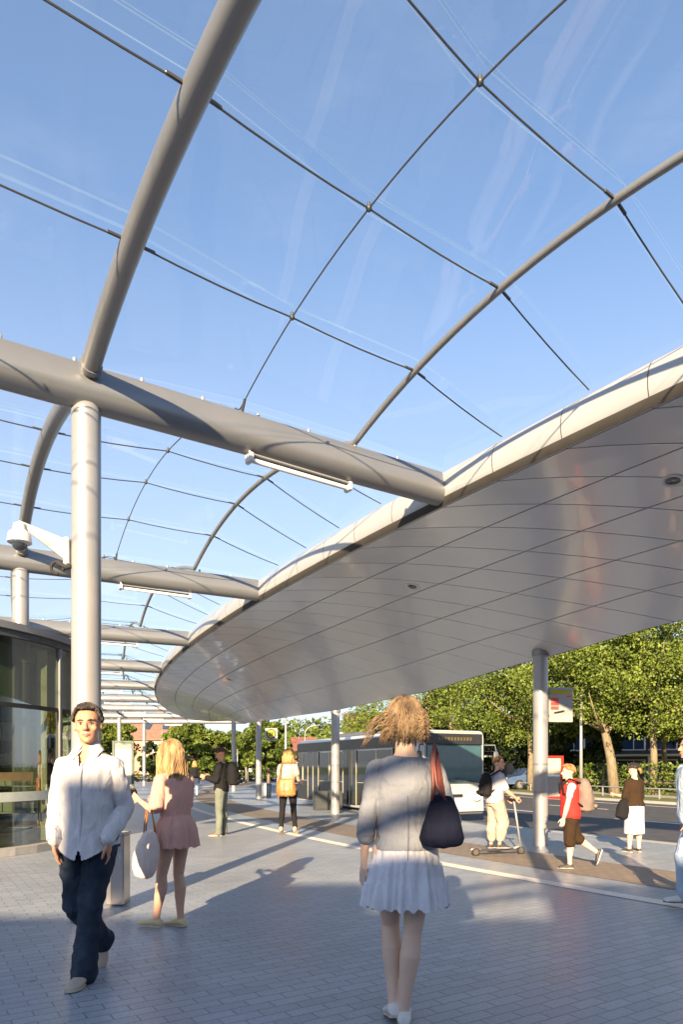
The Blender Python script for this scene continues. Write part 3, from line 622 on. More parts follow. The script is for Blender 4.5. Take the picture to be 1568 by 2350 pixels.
# ---------------- street lamps and poles ----------------
def lamp(x, ybase, ytop, arm, r, lb, zb=0):
    p = at(x, ybase, zb); k = p.y/1568; h = EYE-zb+(1760-ytop)*k
    o = empty('street_lamp', p, 0, label=lb, cat='street lamp')
    b = MB(); b.tube([(0, 0, 0), (0, 0, h*.5), (0, 0, h-(abs(arm)*.8 if arm else 0))], [r*1.3, r, r*.8], 12); b.build('pole', 'column_steel', o, True)
    if arm:
        b = MB(); b.cap([(arm*(1-cos(q)), 0, h-abs(arm)*.8+abs(arm)*.8*sin(q)) for q in [i*pi/16 for i in range(9)]], r*.7, 10); b.build('arm', 'column_steel', o, True)
        b = MB(); b.ell((arm*1.18, 0, h), (abs(arm)*.22, .12, .07)); b.build('lamp_head', 'steel', o, True)
    else: b = MB(); b.ell((0, 0, h), (r*1.2, r*1.2, r)); b.build('top_cap', 'steel', o, True)
lamp(565, 1797, 1690, .9, .07, 'curved arm street lamp left of the round stop sign')
lamp(656, 1803, 1646, 0, .09, 'tall plain pale pole standing behind the woman with the brown bag')
lamp(700, 1790, 1664, 1.2, .07, 'curved arm street lamp in front of the red tiled roofs')
lamp(842, 1795, 1684, -1.6, .08, 'curved arm street lamp rising behind the bus roof')
lamp(1334, 1822, 1592, 0, .075, 'thin white pole in front of the trees right of the near column', -.03)
lamp(1322, 1800, 1500, 0, .05, 'very thin tall pole hidden among the tree crowns', -.03)
lamp(545, 1800, 1720, 0, .05, 'short grey post right of the man with the phone')
lamp(498, 1790, 1735, 0, .05, 'low blue grey post before the round trees', .1)
lamp(372, 1778, 1668, 0, .05, 'thin pole in front of the brick house', .4)

# ---------------- railing ----------------
rl = empty('railing', P(53.6, 60, 0), 0, label='low pale metal railing along the verge beyond the road', cat='railing'); o0 = V(rl.location)
b = MB(); b.tube([P(53.6, t, .42)-o0 for t in range(20, 97, 1)], .03, 8); b.build('top_rail', 'column_steel', rl, True)
for t in range(22, 97, 2): b = MB(); b.box(P(53.6, t, .18)-o0, (.05, .05, .44), R(-t)); b.build('post', 'column_steel', rl)
# ---------------- trees, hedges ----------------
def leaves(b, c, r, n, size, rnd, up=.3, sq=1):
    for _ in range(n):
        while 1:
            p = V((rnd.uniform(-1, 1), rnd.uniform(-1, 1), rnd.uniform(-1, 1)))
            if p.length < 1: break
        p = p.normalized()*(p.length**.6); p = V((p.x*r[0], p.y*r[1], p.z*r[2]))+c
        a = V((rnd.gauss(0, 1), rnd.gauss(0, 1), rnd.gauss(0, 1))).normalized(); d = a.cross(V((rnd.gauss(0, 1), rnd.gauss(0, 1), rnd.gauss(0, 1)))).normalized(); s = size*rnd.uniform(.6, 1.3)
        b.add([p-a*s, p+d*s*.55, p+a*s, p-d*s*.55], [(0, 1, 2, 3)])
def crown_mesh(seed, R3, n_cl, per, size, m, name='crown', hollow=.35, cl=.29):
    rnd = random.Random(seed); b = MB()
    for i in range(n_cl):
        while 1:
            p = V((rnd.uniform(-1, 1), rnd.uniform(-1, 1), rnd.uniform(-1, 1)))
            if hollow < p.length < 1: break
        w_ = 1+.28*noise.noise(p*1.7+V((seed, 0, 0)))
        c = V((p.x*R3[0], p.y*R3[1], p.z*R3[2]))*w_; k = cl*rnd.uniform(.55, 1.15)*min(R3)
        leaves(b, c, (k*1.25, k*1.25, k*.7), int(per*rnd.uniform(.6, 1.3)), size, rnd)
    me = bpy.data.meshes.new(name); me.from_pydata(b.v, [], b.f); me.materials.append(MATS[m]); me.update(); return me
CM = {}
def crown(kind, seed, *a, **k):
    key = (kind, seed)
    if key not in CM: CM[key] = crown_mesh(seed, *a, **k)
    return CM[key]
def tree(x, y, z, h, cr, cz, m, seed, lb, group, lean=(0, 0), tr=.16, n_cl=70, per=240, size=.08, limbs=7, name='broadleaf_tree', hollow=.3):
    o = empty(name, (x, y, z), 0, label=lb, cat='tree', group=group); rnd = random.Random(seed*7+1)
    b = MB(); top = V((lean[0], lean[1], cz*1.02)); path = [V((0, 0, -.1)), V((lean[0]*.25+.04, lean[1]*.3, cz*.3)), V((lean[0]*.6-.05, lean[1]*.6, cz*.62)), top]
    b.tube(path, [tr*1.25, tr, tr*.8, tr*.35], 12)
    for i in range(limbs):
        q = 2*pi*i/limbs+rnd.uniform(-.3, .3); s = path[2].lerp(path[3], rnd.uniform(-.4, .8)); e = V((lean[0]+cr[0]*.75*cos(q), lean[1]+cr[1]*.75*sin(q), cz+cr[2]*rnd.uniform(-.45, .6)))
        b.tube([s, s.lerp(e, .5)+V((0, 0, -.12*cr[2])), e], [tr*.42, tr*.28, tr*.08], 8)
        for _ in range(2): e2 = s.lerp(e, .6)+V((rnd.uniform(-1, 1), rnd.uniform(-1, 1), rnd.uniform(.2, 1)))*cr[2]*.35; b.tube([s.lerp(e, .5), e2], [tr*.2, tr*.05], 6)
    b.build('trunk', 'bark', o, True)
    me = crown_mesh(seed, cr, n_cl, per, size, m, hollow=hollow); c = bpy.data.objects.new('crown', me); col.objects.link(c); c.parent = o; c.location = (lean[0], lean[1], cz)
    return o
G = 'street trees beyond the road'
tree(11.6, 42, -.03, 8, (5.2, 4.2, 3.7), 6.2, 'leaf_light', 1, 'bushy sunlit tree behind the near platform column', G, tr=.17, n_cl=125)
tree(14.6, 36.5, -.03, 9, (3.6, 3.4, 2.9), 6.3, 'leaf_light', 2, 'leaning forked tree with pale trunk between the thin pole and the girl', G, lean=(-1.0, 0), tr=.24, n_cl=110)
tree(16.2, 35.5, -.03, 10, (4.2, 3.6, 3.7), 6.6, 'leaf_light', 3, 'tall straight pale trunked tree above the girl in the white skirt', G, tr=.17, n_cl=140)
tree(21.5, 37, -.03, 10, (4.4, 4, 4), 6.3, 'leaf_mid', 4, 'tree at the right picture edge with olive leaves', G, n_cl=110)
tree(8.0, 50, -.03, 8, (5.2, 4.2, 3.6), 6.2, 'leaf_light', 5, 'broad sunlit tree rising behind the bus windscreen', G, n_cl=110)
tree(3.6, 58, -.03, 6, (3.4, 3.2, 2.3), 4.9, 'leaf_light', 6, 'lower bright tree between the bus and the dark brown building', G, n_cl=70)
tree(18.6, 34.0, -.03, 5, (2.2, 2.2, 1.3), 4.2, 'leaf_tan', 7, 'small tree with brownish leaves near the right edge', G, n_cl=45)
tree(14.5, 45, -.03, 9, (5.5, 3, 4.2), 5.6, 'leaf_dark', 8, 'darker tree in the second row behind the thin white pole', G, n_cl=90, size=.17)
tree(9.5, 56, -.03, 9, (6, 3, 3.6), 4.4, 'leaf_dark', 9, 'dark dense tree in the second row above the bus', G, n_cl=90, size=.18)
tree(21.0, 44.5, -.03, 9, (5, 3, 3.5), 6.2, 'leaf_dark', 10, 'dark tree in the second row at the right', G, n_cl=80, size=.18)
G2 = 'round trees across the far street'
tree(-12.2, 58, .0, 5, (3.1, 2.5, 2.1), 3.0, 'leaf_mid', 21, 'round bushy tree between the brick house and the phone man', G2, n_cl=90, size=.15, tr=.12)
tree(-8.3, 60, .0, 5, (2.6, 2.4, 2.0), 3.0, 'leaf_mid', 22, 'round tree right behind the man with the phone', G2, n_cl=80, size=.15, tr=.12)
tree(-6.0, 56, .0, 5, (1.9, 2.0, 2.0), 3.3, 'leaf_mid', 23, 'tree with yellowish trunk behind the stop sign', G2, n_cl=70, size=.14, tr=.12)
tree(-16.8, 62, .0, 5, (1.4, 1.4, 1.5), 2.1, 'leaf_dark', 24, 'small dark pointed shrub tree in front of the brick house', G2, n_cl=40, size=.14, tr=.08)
tree(-22.5, 66, .0, 7, (2.4, 2.2, 2.7), 4.2, 'leaf_mid', 25, 'tree partly hidden behind the thick column, left of the brick house', G2, n_cl=60, size=.16, tr=.12)
tree(.4, 66, .0, 5, (3, 2.4, 1.5), 3.1, 'leaf_light', 26, 'pale green tree just left of the bus', G2, n_cl=50, size=.15, tr=.12)
def hedge(name, pts, w_, h_, m, lb, seed, dens=26, size=.1, z=0):
    rnd = random.Random(seed); b = MB(); o = empty(name, pts[0]+V((0, 0, z)), 0, label=lb, cat='hedge')
    for a, c in zip(pts, pts[1:]):
        n = max(1, int((c-a).length/.55))
        for i in range(n):
            p = a.lerp(c, (i+.5)/n)-pts[0]
            for k in range(max(1, int(h_/.5))): leaves(b, p+V((rnd.uniform(-.1, .1), rnd.uniform(-w_/3, w_/3), .22+k*.5+rnd.uniform(-.1, .15))), (.5, w_/2, .36), dens, size, rnd)
    b.build('foliage', m, o); b = MB()
    for a, c in zip(pts, pts[1:]): b.tube([a-pts[0]+V((0, 0, h_*.4)), c-pts[0]+V((0, 0, h_*.4))], .06, 6)
    b.build('branches', 'bark', o)
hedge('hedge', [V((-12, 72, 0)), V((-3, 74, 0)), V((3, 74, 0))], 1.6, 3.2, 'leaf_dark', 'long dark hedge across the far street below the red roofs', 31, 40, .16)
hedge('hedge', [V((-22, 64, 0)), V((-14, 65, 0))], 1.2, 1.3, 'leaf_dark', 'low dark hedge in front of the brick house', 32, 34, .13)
hedge('hedge', [P(50.6, t, 0) for t in range(40, 98, 4)], 1.4, 1.5, 'leaf_mid', 'clipped green hedge below the street trees, behind the railing', 33, 40, .09)
hedge('hedge', [V((-5.5, 66, 0)), V((-1, 66, 0))], 1.6, 1.9, 'leaf_mid', 'mixed green shrubs right of the stop sign column', 34, 38, .13)
# far wooded hill: one mass
rnd = random.Random(9); b = MB()
for i in range(900):
    x = rnd.uniform(-60, 60); y = rnd.uniform(225, 290); t = (y-225)/65; hh = (9+12*t)*max(.2, 1-((x+12)/55)**2)+rnd.uniform(-1.5, 1.5)
    leaves(b, V((x, y, hh*rnd.uniform(.2, 1))), (4, 4, 2.2), 26, 1.0, rnd)
o = b.build('hillside_wood', 'leaf_mid'); tag(o, 'wooded hill on the far horizon behind the red roofs', 'wood', kind='stuff')

# ---------------- houses ----------------
def gable(name, loc, rz, L, W, h, hr, wall, roof, lb, wins=(), over=.35):
    o = empty(name, loc, rz, label=lb, cat='house')
    b = MB(); x, y = L/2, W/2; v = [(-x, -y, 0), (x, -y, 0), (x, y, 0), (-x, y, 0), (-x, -y, h), (x, -y, h), (x, y, h), (-x, y, h), (-x, 0, h+hr-.1), (x, 0, h+hr-.1)]
    b.add(v, [(3, 2, 1, 0), (0, 1, 5, 4), (2, 3, 7, 6), (1, 2, 6, 9, 5), (3, 0, 4, 8, 7)]); b.build('wall', wall, o)
    b = MB(); k = hr/y
    for s in (-1, 1):
        A = [(-x-over, s*(y+over), h-k*over+.02), (x+over, s*(y+over), h-k*over+.02), (x+over, 0, h+hr+.02), (-x-over, 0, h+hr+.02)]
        B_ = [(p[0], p[1], p[2]+.16) for p in A]; f = [(0, 3, 2, 1), (4, 5, 6, 7), (0, 1, 5, 4), (1, 2, 6, 5), (2, 3, 7, 6), (3, 0, 4, 7)]
        b.add(A+B_, f if s < 0 else [tuple(reversed(q)) for q in f])
    rf = b.build('roof', roof, o)
    for (wx, wz, ww, wh) in wins:
        b = MB(); b.box((wx, -y-.02, wz), (ww, .1, wh)); wo = b.build('window', 'render_white', o)
        b = MB()
        for q in (-1, 1): b.box((wx+q*ww*.235, -y-.08, wz), (ww*.40, .03, wh*.84))
        b.build('pane', 'window_dark', wo)
    return o, rf
h1, rf = gable('brick_house', (-28.5, 92, .45), R(-4), 15, 9, 4.6, 3.2, 'house_brick', 'roof_tile', 'red brick house with brown tiled roof and roof windows behind the man', [(-4, 1.5, 1.4, 1.2), (-1.5, 3.6, 1.2, 1.2), (1.6, 1.5, 1.3, 1.2), (4.8, 3.4, 1.2, 1.3), (4.8, 1.4, 1.2, 1.3), (6.6, 3.4, 1, 1.3)])
for x in (3.4, 5.8, -2): b = MB(); k = 3.2/4.5; M = Matrix.Rotation(math.atan(k), 3, 'X'); b.box((x, -2.6, 4.6+1.9*k+.33), (.8, 1.3, .08), M); b.build('roof_window', 'window_blue', rf)
b = MB(); b.box((-.2, -5.3, 2.35), (4.2, 1.8, 4.7)); b.build('bay', 'render_white', h1)
b = MB(); b.box((-5.2, -4.9, 2.6), (3.0, 1.2, 5.2)); 
b.rings([((-5.2, -5.52+1.2*i, 5.2), (1.5, 0, 0), (0, 0, 1.5)) for i in (0, 1)], 24); b.build('dormer', 'render_white', h1)
b = MB(); b.rings([((-5.2, -5.56, 5.0), (1.0, 0, 0), (0, 0, 1.0)), ((-5.2, -5.60, 5.0), (1.0, 0, 0), (0, 0, 1.0))], 24); b.build('dormer_front', 'house_brick', h1)
b = MB(); b.box((-.9, -6.23, 3.4), (1.0, .06, 1.2)); b.box((1.0, -6.23, 1.3), (1.1, .06, 1.2)); b.build('bay_window', 'window_dark', h1)
b = MB(); b.box((4, 1, 8.2), (.8, .8, 1.4)); b.build('chimney', 'house_brick', rf)
gable('brick_house', (-11.2, 118, .6), R(3), 13, 10, 3.2, 2.6, 'house_brick', 'red_tile', 'far house with red tiled roof left of the bus, above the hedge', [(-3, 3, 1.2, 1.2), (1, 3, 1.2, 1.2), (4, 3, 1.2, 1.2)])
h3, rf3 = gable('brick_house', (-2.8, 116, .6), R(-5), 9, 10, 2.9, 2.4, 'house_brick', 'red_tile', 'far red roofed house with a chimney, beside the bus column', [(-2, 3, 1.2, 1.2), (2, 3, 1.2, 1.2)])
b = MB(); b.box((2.6, -1, 5.5), (.9, .9, 1.8)); b.build('chimney', 'house_brick', rf3)
b = MB(); b.box((2.6, -1, 6.47), (1.1, 1.1, .12)); b.build('chimney_cap', 'render_white', rf3)
gable('brick_house', (-17.5, 108, .6), R(8), 9, 9, 3.2, 2.6, 'render_white', 'red_tile', 'far pale house with a pointed white gable beside the round trees', [(-2, 3, 1.2, 1.2)])
bb = empty('brown_building', (3.4, 60, 0), R(-3), label='dark brown clad building with ribbed roof edge behind the bus', cat='building')
b = MB(); b.box((.2, 3, 2.75), (6.4, 6, 5.5)); b.build('wall', 'brown_clad', bb); b = MB(); b.box((.2, 3, 5.85), (6.9, 6.6, .5)); rf = b.build('roof', 'brown_clad', bb)
b = MB()
for i in range(23): b.box((-3.1+.3*i, -.34, 6.05), (.16, .08, .3))
b.build('roof_ribs', 'black', rf)
b = MB(); b.box((.6, -.04, 4.7), (3.5, .06, .12)); b.box((-1.8, -.04, 4.2), (.6, .06, .9)); b.build('light_slot', 'bus_grey', bb)
# modern white framed building behind the street trees
mb_ = empty('glass_front_building', (19, 53, 0), R(-28), label='low white framed building with blue windows behind the street trees', cat='building')
b = MB(); b.box((0, 4, 2.6), (30, 8, 5.2)); b.build('wall', mat('dull_grey', (.12, .12, .12), .8), mb_)
b = MB(); b.box((0, 4, 5.3), (30.6, 8.8, .2)); b.build('roof', 'render_white', mb_)
for i in range(14):
    x = -14+2.15*i
    for z in (1.1, 3.4):
        b = MB(); b.box((x, -.12, z+.05), (1.9, .1, 1.5)); f_ = b.build('window', 'window_blue', mb_)
        b = MB(); b.box((x, -.19, z-.72), (1.9, .05, .08)); b.box((x, -.19, z+.82), (1.9, .05, .08)); b.box((x+.98, -.2, z+.05), (.12, .06, 1.62)); b.box((x+.2, -.19, z+.05), (.06, .05, 1.46)); b.build('frame', 'render_white', f_)
b = MB(); b.box((0, -1.2, 2.25), (29, 2.2, .14)); b.build('balcony', 'render_white', mb_)
for i in range(10): b = MB(); b.box((-14+3.1*i, -2.2, 1.1), (.16, .16, 2.16)); b.build('pillar', 'render_white', mb_)
# van and car glimpsed in the street on the right
mat('car_blue', (.06, .10, .2), .25, coat=.6); mat('car_silver', (.4, .4, .4), .25, coat=.6, metal=.4)
def car(x, y, rz, m, lb):
    o = empty('parked_car', (x, y, -.03), rz, label=lb, cat='car', group='cars parked beyond the road')
    pr = [(-2.1, .35), (-2.12, .7), (-1.9, .82), (-1.2, .92), (-.6, 1.35), (.7, 1.40), (1.45, .98), (2.0, .9), (2.12, .6), (2.08, .32)]
    b = MB(); v = []; 
    for s, w_ in ((-.8, 1), (-.86, 0), (.86, 0), (.8, 1)):
        for i, (a, z) in enumerate(pr): k = .12 if 1.1 < z else 0; v.append((a*(.985 if w_ else 1), s*(1-k), z))
    n = len(pr); f = [(i*n+j, i*n+(j+1) % n, (i+1)*n+(j+1) % n, (i+1)*n+j) for i in range(3) for j in range(n)]+[tuple(range(n-1, -1, -1)), tuple(3*n+j for j in range(n))]
    b.add(v, f); b.build('body', m, o, True, 30)
    b = MB()
    for s in (-1, 1): b.add([(-1.05, s*.81, .95), (1.25, s*.81, .98), (.62, s*.745, 1.33), (-.52, s*.745, 1.29)], [(0, 1, 2, 3)])
    b.build('side_glass', 'window_dark', o)
    for q in (-1, 1):
        for a in (-1.3, 1.3): b = MB(); b.tube([(a, q*.68, .31), (a, q*.87, .31)], .31, 22); wh = b.build('wheel', 'rubber', o, True, 40); b = MB(); b.tube([(a, q*.86, .31), (a, q*.875, .31)], .19, 16); b.build('rim', 'steel', wh, True, 40)
        b = MB(); b.ell((-2.06, q*.6, .68), (.06, .18, .07)); b.build('headlight', 'head_light', o, True)
car(12.3, 44, R(12), 'car_blue', 'dark blue parked car behind the scooter boy'); car(7.3, 45.5, R(12), 'car_silver', 'silver parked car beside the dark blue car')
# ---------------- people ----------------
mat('skin', (.56, .33, .23), .5, var=.06, vs=9, bump=.05, bs=120, spec=.4); mat('skin_pale', (.64, .45, .34), .5, var=.06, vs=9, bump=.05, bs=120, spec=.4)
mat('skin_tan', (.52, .27, .165), .5, var=.07, vs=9, bump=.06, bs=140, spec=.4)
mat('lips', (.48, .17, .15), .4); mat('eye_white', (.42, .38, .36), .25); mat('iris', (.03, .02, .015), .2)
def hairmat(n, c, c2, k=.55): return mat(n, c, k, var=.3, vs=26, c2=c2, stretch=(1, 1, .12), bump=.4, bs=90, spec=.4)
hairmat('hair_dark_grey', (.035, .03, .028), (.12, .10, .085)); hairmat('hair_blond', (.20, .115, .05), (.50, .33, .15)); hairmat('hair_ash', (.055, .034, .02), (.27, .18, .095)); hairmat('hair_red', (.50, .24, .08), (.72, .42, .18))
hairmat('hair_brown', (.06, .03, .02), (.14, .075, .04)); hairmat('hair_copper', (.30, .13, .05), (.50, .26, .11)); hairmat('hair_black', (.012, .01, .01), (.05, .035, .03))
def cloth(n, c, var=.07, b=.25, bs=260, rough=.85, vs=5, c2=None): return mat(n, c, rough, var=var, vs=vs, bump=b, bs=bs, c2=c2, spec=.2, fold=.4)
cloth('white_cotton', (.53, .525, .54)); cloth('white_lawn', (.62, .62, .66)); cloth('grey_jersey', (.23, .245, .275), var=.06, bs=180); cloth('pink_chiffon', (.56, .31, .25), var=.06)
cloth('black_cloth', (.012, .012, .014)); cloth('navy', (.004, .006, .018), var=.3); cloth('grey_jeans', (.14, .16, .135), var=.12); cloth('red_cloth', (.66, .035, .03)); cloth('brown_cloth', (.035, .02, .01))
cloth('khaki', (.40, .33, .26)); cloth('pale_blue', (.42, .52, .62), var=.15); cloth('light_denim', (.34, .44, .58), var=.15); cloth('taupe', (.20, .16, .14), var=.15); cloth('stone_top', (.50, .43, .36)); cloth('lilac_grey', (.38, .38, .43))
mat('denim', (.006, .014, .032), .85, var=.35, vs=4.2, c2=(.05, .07, .10), bump=.35, bs=320, stretch=(1, 1, .45), spec=.2, fold=.5)
mat('tan_leather', (.34, .12, .03), .45, var=.3, vs=7, c2=(.50, .21, .06), bump=.3, bs=30); mat('red_leather', (.17, .045, .03), .45, var=.15); mat('cream_leather', (.62, .50, .44), .5, var=.08, bump=.3, bs=25)
mat('shoe_beige', (.40, .33, .26), .5, var=.12); mat('shoe_brown', (.16, .10, .06), .5, var=.15); mat('shoe_gold', (.55, .44, .24), .45); mat('shoe_white', (.62, .61, .58), .5); mat('shoe_dark', (.05, .045, .045), .5); mat('sole', (.45, .40, .32), .7)

def limb_pts(p, q, fr, bend=V((0, 0, 0))): return [p.lerp(q, t)+bend*(4*t*(1-t)) for t in fr]
class Fig:
    def __init__(s, h=1.75, fem=False, heft=1, lean=(0, 0), legs=None, arms=None, yaw=0, pitch=0, sh_twist=0, feet=None, child=0, hands=None, tilt=0, drop=0):
        s.k = k = h/1.75; s.fem = fem; s.heft = heft; s.J = J = {}
        hip = V((0, 0, .93)); up = V((lean[0], lean[1], 1)).normalized(); s.up = up
        hw = .088 if not fem else .09; sw = (.160 if not fem else .150)*(1-.08*child)
        s.fw = V((0, 1, 0)); rt = V((1, 0, 0)); tw = Matrix.Rotation(R(sh_twist), 3, up); s.srt = tw@rt; s.sfw = tw@s.fw
        J['hip'] = hip
        for i, sd in enumerate((-1, 1)):
            tn, sn = (V(legs[i][0]).normalized(), V(legs[i][1]).normalized()) if legs else (V((0, 0, -1)), V((0, 0, -1)))
            a = hip+rt*hw*sd+V((0, 0, -.01)); kn = a+tn*.43; an = kn+sn*.40
            J['h', sd] = a; J['k', sd] = kn; J['a', sd] = an
            fd = V(feet[i]).normalized() if feet else V((sd*.15, 1, 0)).normalized()
            sd_ = fd.cross(V((0, 0, 1))).normalized(); fu = sd_.cross(fd).normalized(); s.J['f', sd] = (fd, fu, sd_)
            ua, fa = (V(arms[i][0]).normalized(), V(arms[i][1]).normalized()) if arms else (V((sd*.12, 0, -1)).normalized(), V((sd*.03, .12, -1)).normalized())
            S = hip+up*.438+s.srt*sw*sd-V((0, 0, drop)); E = S+ua*.285; W = E+fa*.245
            if arms and len(arms[i]) > 2:     # wrist target and elbow hint
                W = hip+V(arms[i][0]); dv = W-S; D = min(dv.length, .528); dv.normalize(); W = S+dv*D; x_ = (D*D+.285**2-.245**2)/(2*D); hh = sqrt(max(0, .285**2-x_*x_)); hint = V(arms[i][1]); hint = (hint-dv*hint.dot(dv)).normalized(); E = S+dv*x_+hint*hh; fa = V(arms[i][2]).normalized()
            J['s', sd] = S; J['e', sd] = E; J['w', sd] = W; J['fd', sd] = fa
        J['neck'] = hip+up*.53; s.hyaw = Matrix.Rotation(R(yaw), 3, 'Z')@Matrix.Rotation(R(pitch), 3, 'X')@Matrix.Rotation(R(tilt), 3, 'Y')
        J['head'] = hip+up*.575+V((0, .012, .115))+s.hyaw@V((0, .015, .0)); s.hands = hands or [None, None]
        lo = min((J['a', sd]-J['f', sd][1]*.08+J['f', sd][0]*t).z for sd in (-1, 1) for t in (-.05, .16)); s.dz = -lo
        for q in list(J):
            if isinstance(J[q], V): J[q] = (J[q]+V((0, 0, s.dz)))
    def torso(s, b, t0, t1, add, n=28, prof=None, addy=None):
        f = s.fem; T = [(-.10, .135, .10), (-.04, .165, .112), (.02, .165, .112), (.10, .150, .105), (.18, .152, .106), (.28, .168, .114), (.36, .175, .115), (.43, .165, .10), (.48, .11, .075), (.53, .065, .062), (.58, .052, .055)]
        if f: T = [(-.10, .15, .112), (-.04, .172, .118), (.02, .160, .108), (.10, .125, .092), (.18, .124, .092), (.28, .143, .108), (.34, .145, .11), (.43, .140, .090), (.48, .09, .068), (.53, .055, .052), (.58, .045, .048)]
        if prof: T = prof
        rg = []
        pts = [t for t in T if t0-1e-6 <= t[0] <= t1+1e-6]
        def itp(t):
            for a, c in zip(T, T[1:]):
                if a[0] <= t <= c[0]: q = (t-a[0])/(c[0]-a[0]); return (t, a[1]+(c[1]-a[1])*q, a[2]+(c[2]-a[2])*q)
            return (t,)+T[0][1:] if t < T[0][0] else (t,)+T[-1][1:]
        N = 16
        for i in range(N+1):
            t = t0+(t1-t0)*i/N; _, rx, ry = itp(t); w_ = min(1, max(0, t/.4)); R_ = V((1, 0, 0)).lerp(s.srt, w_).normalized(); F_ = V((0, 1, 0)).lerp(s.sfw, w_).normalized()
            c = s.J['hip']+s.up*t; h = s.heft; rg.append((c, R_*(rx*h+add), F_*(ry*h+(addy if addy is not None else add))))
        b.rings(rg, n)
    def leg(s, b, sd, add=0, to=1.0, radii=None, frm=0.0):
        J = s.J; h, kn, an = J['h', sd], J['k', sd], J['a', sd]; g = s.heft*(1.02 if s.fem else 1)
        ft = [0, .2, .45, .7, .9, 1]; rt = [.092, .088, .074, .062, .054, .051]; fs = [.12, .3, .5, .75, .95, 1.05]; rs = [.052, .056, .05, .038, .033, .034]
        bk = -J['f', sd][0]*.012; bk.z = 0
        pts = limb_pts(h, kn, ft)+[kn.lerp(an, t)+bk*max(0, 1-abs(t-.3)*3)*1.3 for t in fs]; rr = [r*g for r in rt]+[r*g for r in rs]
        if radii: rr = list(radii)
        n = len(pts); m = max(2, int(round(n*to))); b.cap(pts[:m], [r+add for r in rr[:m]], 20)
    def foot(s, b, sd, add=0, sole=False, heel=0):
        J = s.J; fd, fu, si = J['f', sd]; a = J['a', sd]-fu*.08; rg = []
        for t, w_, h in ((-.062, .012, .02), (-.055, .026, .05), (-.03, .034, .068), (.01, .034, .075), (.05, .036, .062), (.10, .042, .046), (.14, .044, .036), (.175, .036, .028), (.195, .018, .018), (.20, .006, .008)):
            hz = heel*max(0, (.08-t)/.14); c = a+fd*t+fu*(h/2+.004+hz); rg.append((c, si*(w_+add), fu*(h/2+add*.6)))
        b.rings(rg, 18)
    def arm(s, b, sd, add=0, to=1.0, radii=None):
        J = s.J; S, E, W = J['s', sd], J['e', sd], J['w', sd]; g = s.heft*(.84 if s.fem else 1)
        pts = limb_pts(S, E, [0, .2, .5, .8, 1])+limb_pts(E, W, [.15, .35, .6, .85, 1]); rr = [r*g for r in (.056, .052, .045, .040, .039, .041, .041, .035, .029, .027)]
        if radii: rr = radii
        m = max(3, int(round(len(pts)*to))); b.cap(pts[:m], [r+add for r in rr[:m]], 16)
    def hand(s, b, sd, curl=25, palm=None, thumb=1):
        J = s.J; W = J['w', sd]; d = J['fd', sd]; g = .88 if s.fem else 1
        nrm = V(palm) if palm else V((-sd, .1, 0)); nrm = (nrm-d*nrm.dot(d)).normalized(); side = d.cross(nrm).normalized()
        if side.y < 0 and not palm: side = -side
        if palm and thumb < 0: side = -side
        rg = [(W+d*t*g, side*w_*g, nrm*h*g) for t, w_, h in ((-.02, .024, .02), (.02, .030, .018), (.05, .040, .017), (.08, .043, .015), (.095, .040, .012))]; b.rings(rg, 16)
        ax = nrm.cross(d)
        for i, (o, L) in enumerate(((.032, .072), (.0115, .082), (-.0115, .077), (-.032, .06))):
            p = W+d*.088*g+side*o*g; dd = (d+side*o*2.2).normalized(); pts = [p-dd*.015]; c = curl*(1+.12*i)
            for fr in (.42, .33, .25):
                pts.append(p); p = p+dd*L*fr*g; dd = (dd*cos(R(c))+nrm*sin(R(c))).normalized()
            pts.append(p); b.cap(pts, [.0088*g, .0092*g, .0085*g, .0078*g, .0068*g], 10)
        p = W+d*.025*g+side*.03*g; t1 = (d*.75+side*.62+nrm*.3).normalized(); t2 = (d*.95+side*.2+nrm*.35).normalized()
        b.cap([p-t1*.012, p+t1*.04*g, p+t1*.04*g+t2*.03*g, p+t1*.04*g+t2*.052*g], [.0125*g, .011*g, .0098*g, .008*g], 10)
    def hp(s, v): return s.J['head']+s.hyaw@V(v)
    def headmesh(s, b):
        M = s.hyaw; H = s.J['head']; f = .95 if s.fem else 1
        b.ell(s.hp((0, -.014, .028)), (.076*f, .096*f, .088), M, 24)
        rg = [(s.hp((0, cy, z)), M@V((rx*f, 0, 0)), M@V((0, ry, 0))) for z, cy, rx, ry in ((-.116, .056, .016, .014), (-.110, .048, .028, .030), (-.095, .036, .043, .048), (-.07, .022, .055, .065), (-.035, .012, .063, .078), (0, .006, .069, .084), (.03, .0, .072, .088), (.06, -.004, .066, .08))]; b.rings(rg, 26)
        b.cap([s.hp((0, .084, .014)), s.hp((0, .098, -.012)), s.hp((0, .109, -.030))], [.008, .010, .0125], 12)
        for q in (-1, 1):
            b.ell(s.hp((q*.012, .096, -.034)), (.009, .011, .008), M, 10); b.ell(s.hp((q*.074*f, -.008, -.012)), (.009, .019, .031), M@Matrix.Rotation(R(-q*18), 3, 'Z'), 14)
            b.cap([s.hp((q*.012, .084, .024)), s.hp((q*.045, .072, .026))], [.009, .008], 10); b.ell(s.hp((q*.042, .060, -.028)), (.022, .02, .02), M, 12)
        b.ell(s.hp((0, .082, -.062)), (.023, .013, .006), M, 14); b.ell(s.hp((0, .080, -.073)), (.019, .013, .006), M, 14); b.ell(s.hp((0, .073, -.104)), (.02, .014, .014), M, 14)
        b.cap([s.J['neck']-s.up*.05, s.J['neck']+s.up*.02, s.hp((0, -.02, -.075)), s.hp((0, -.012, -.03))], [.064*f*s.heft, .056*f, .052*f, .055*f], 22)
    def place(s, o): o.scale = (s.k,)*3

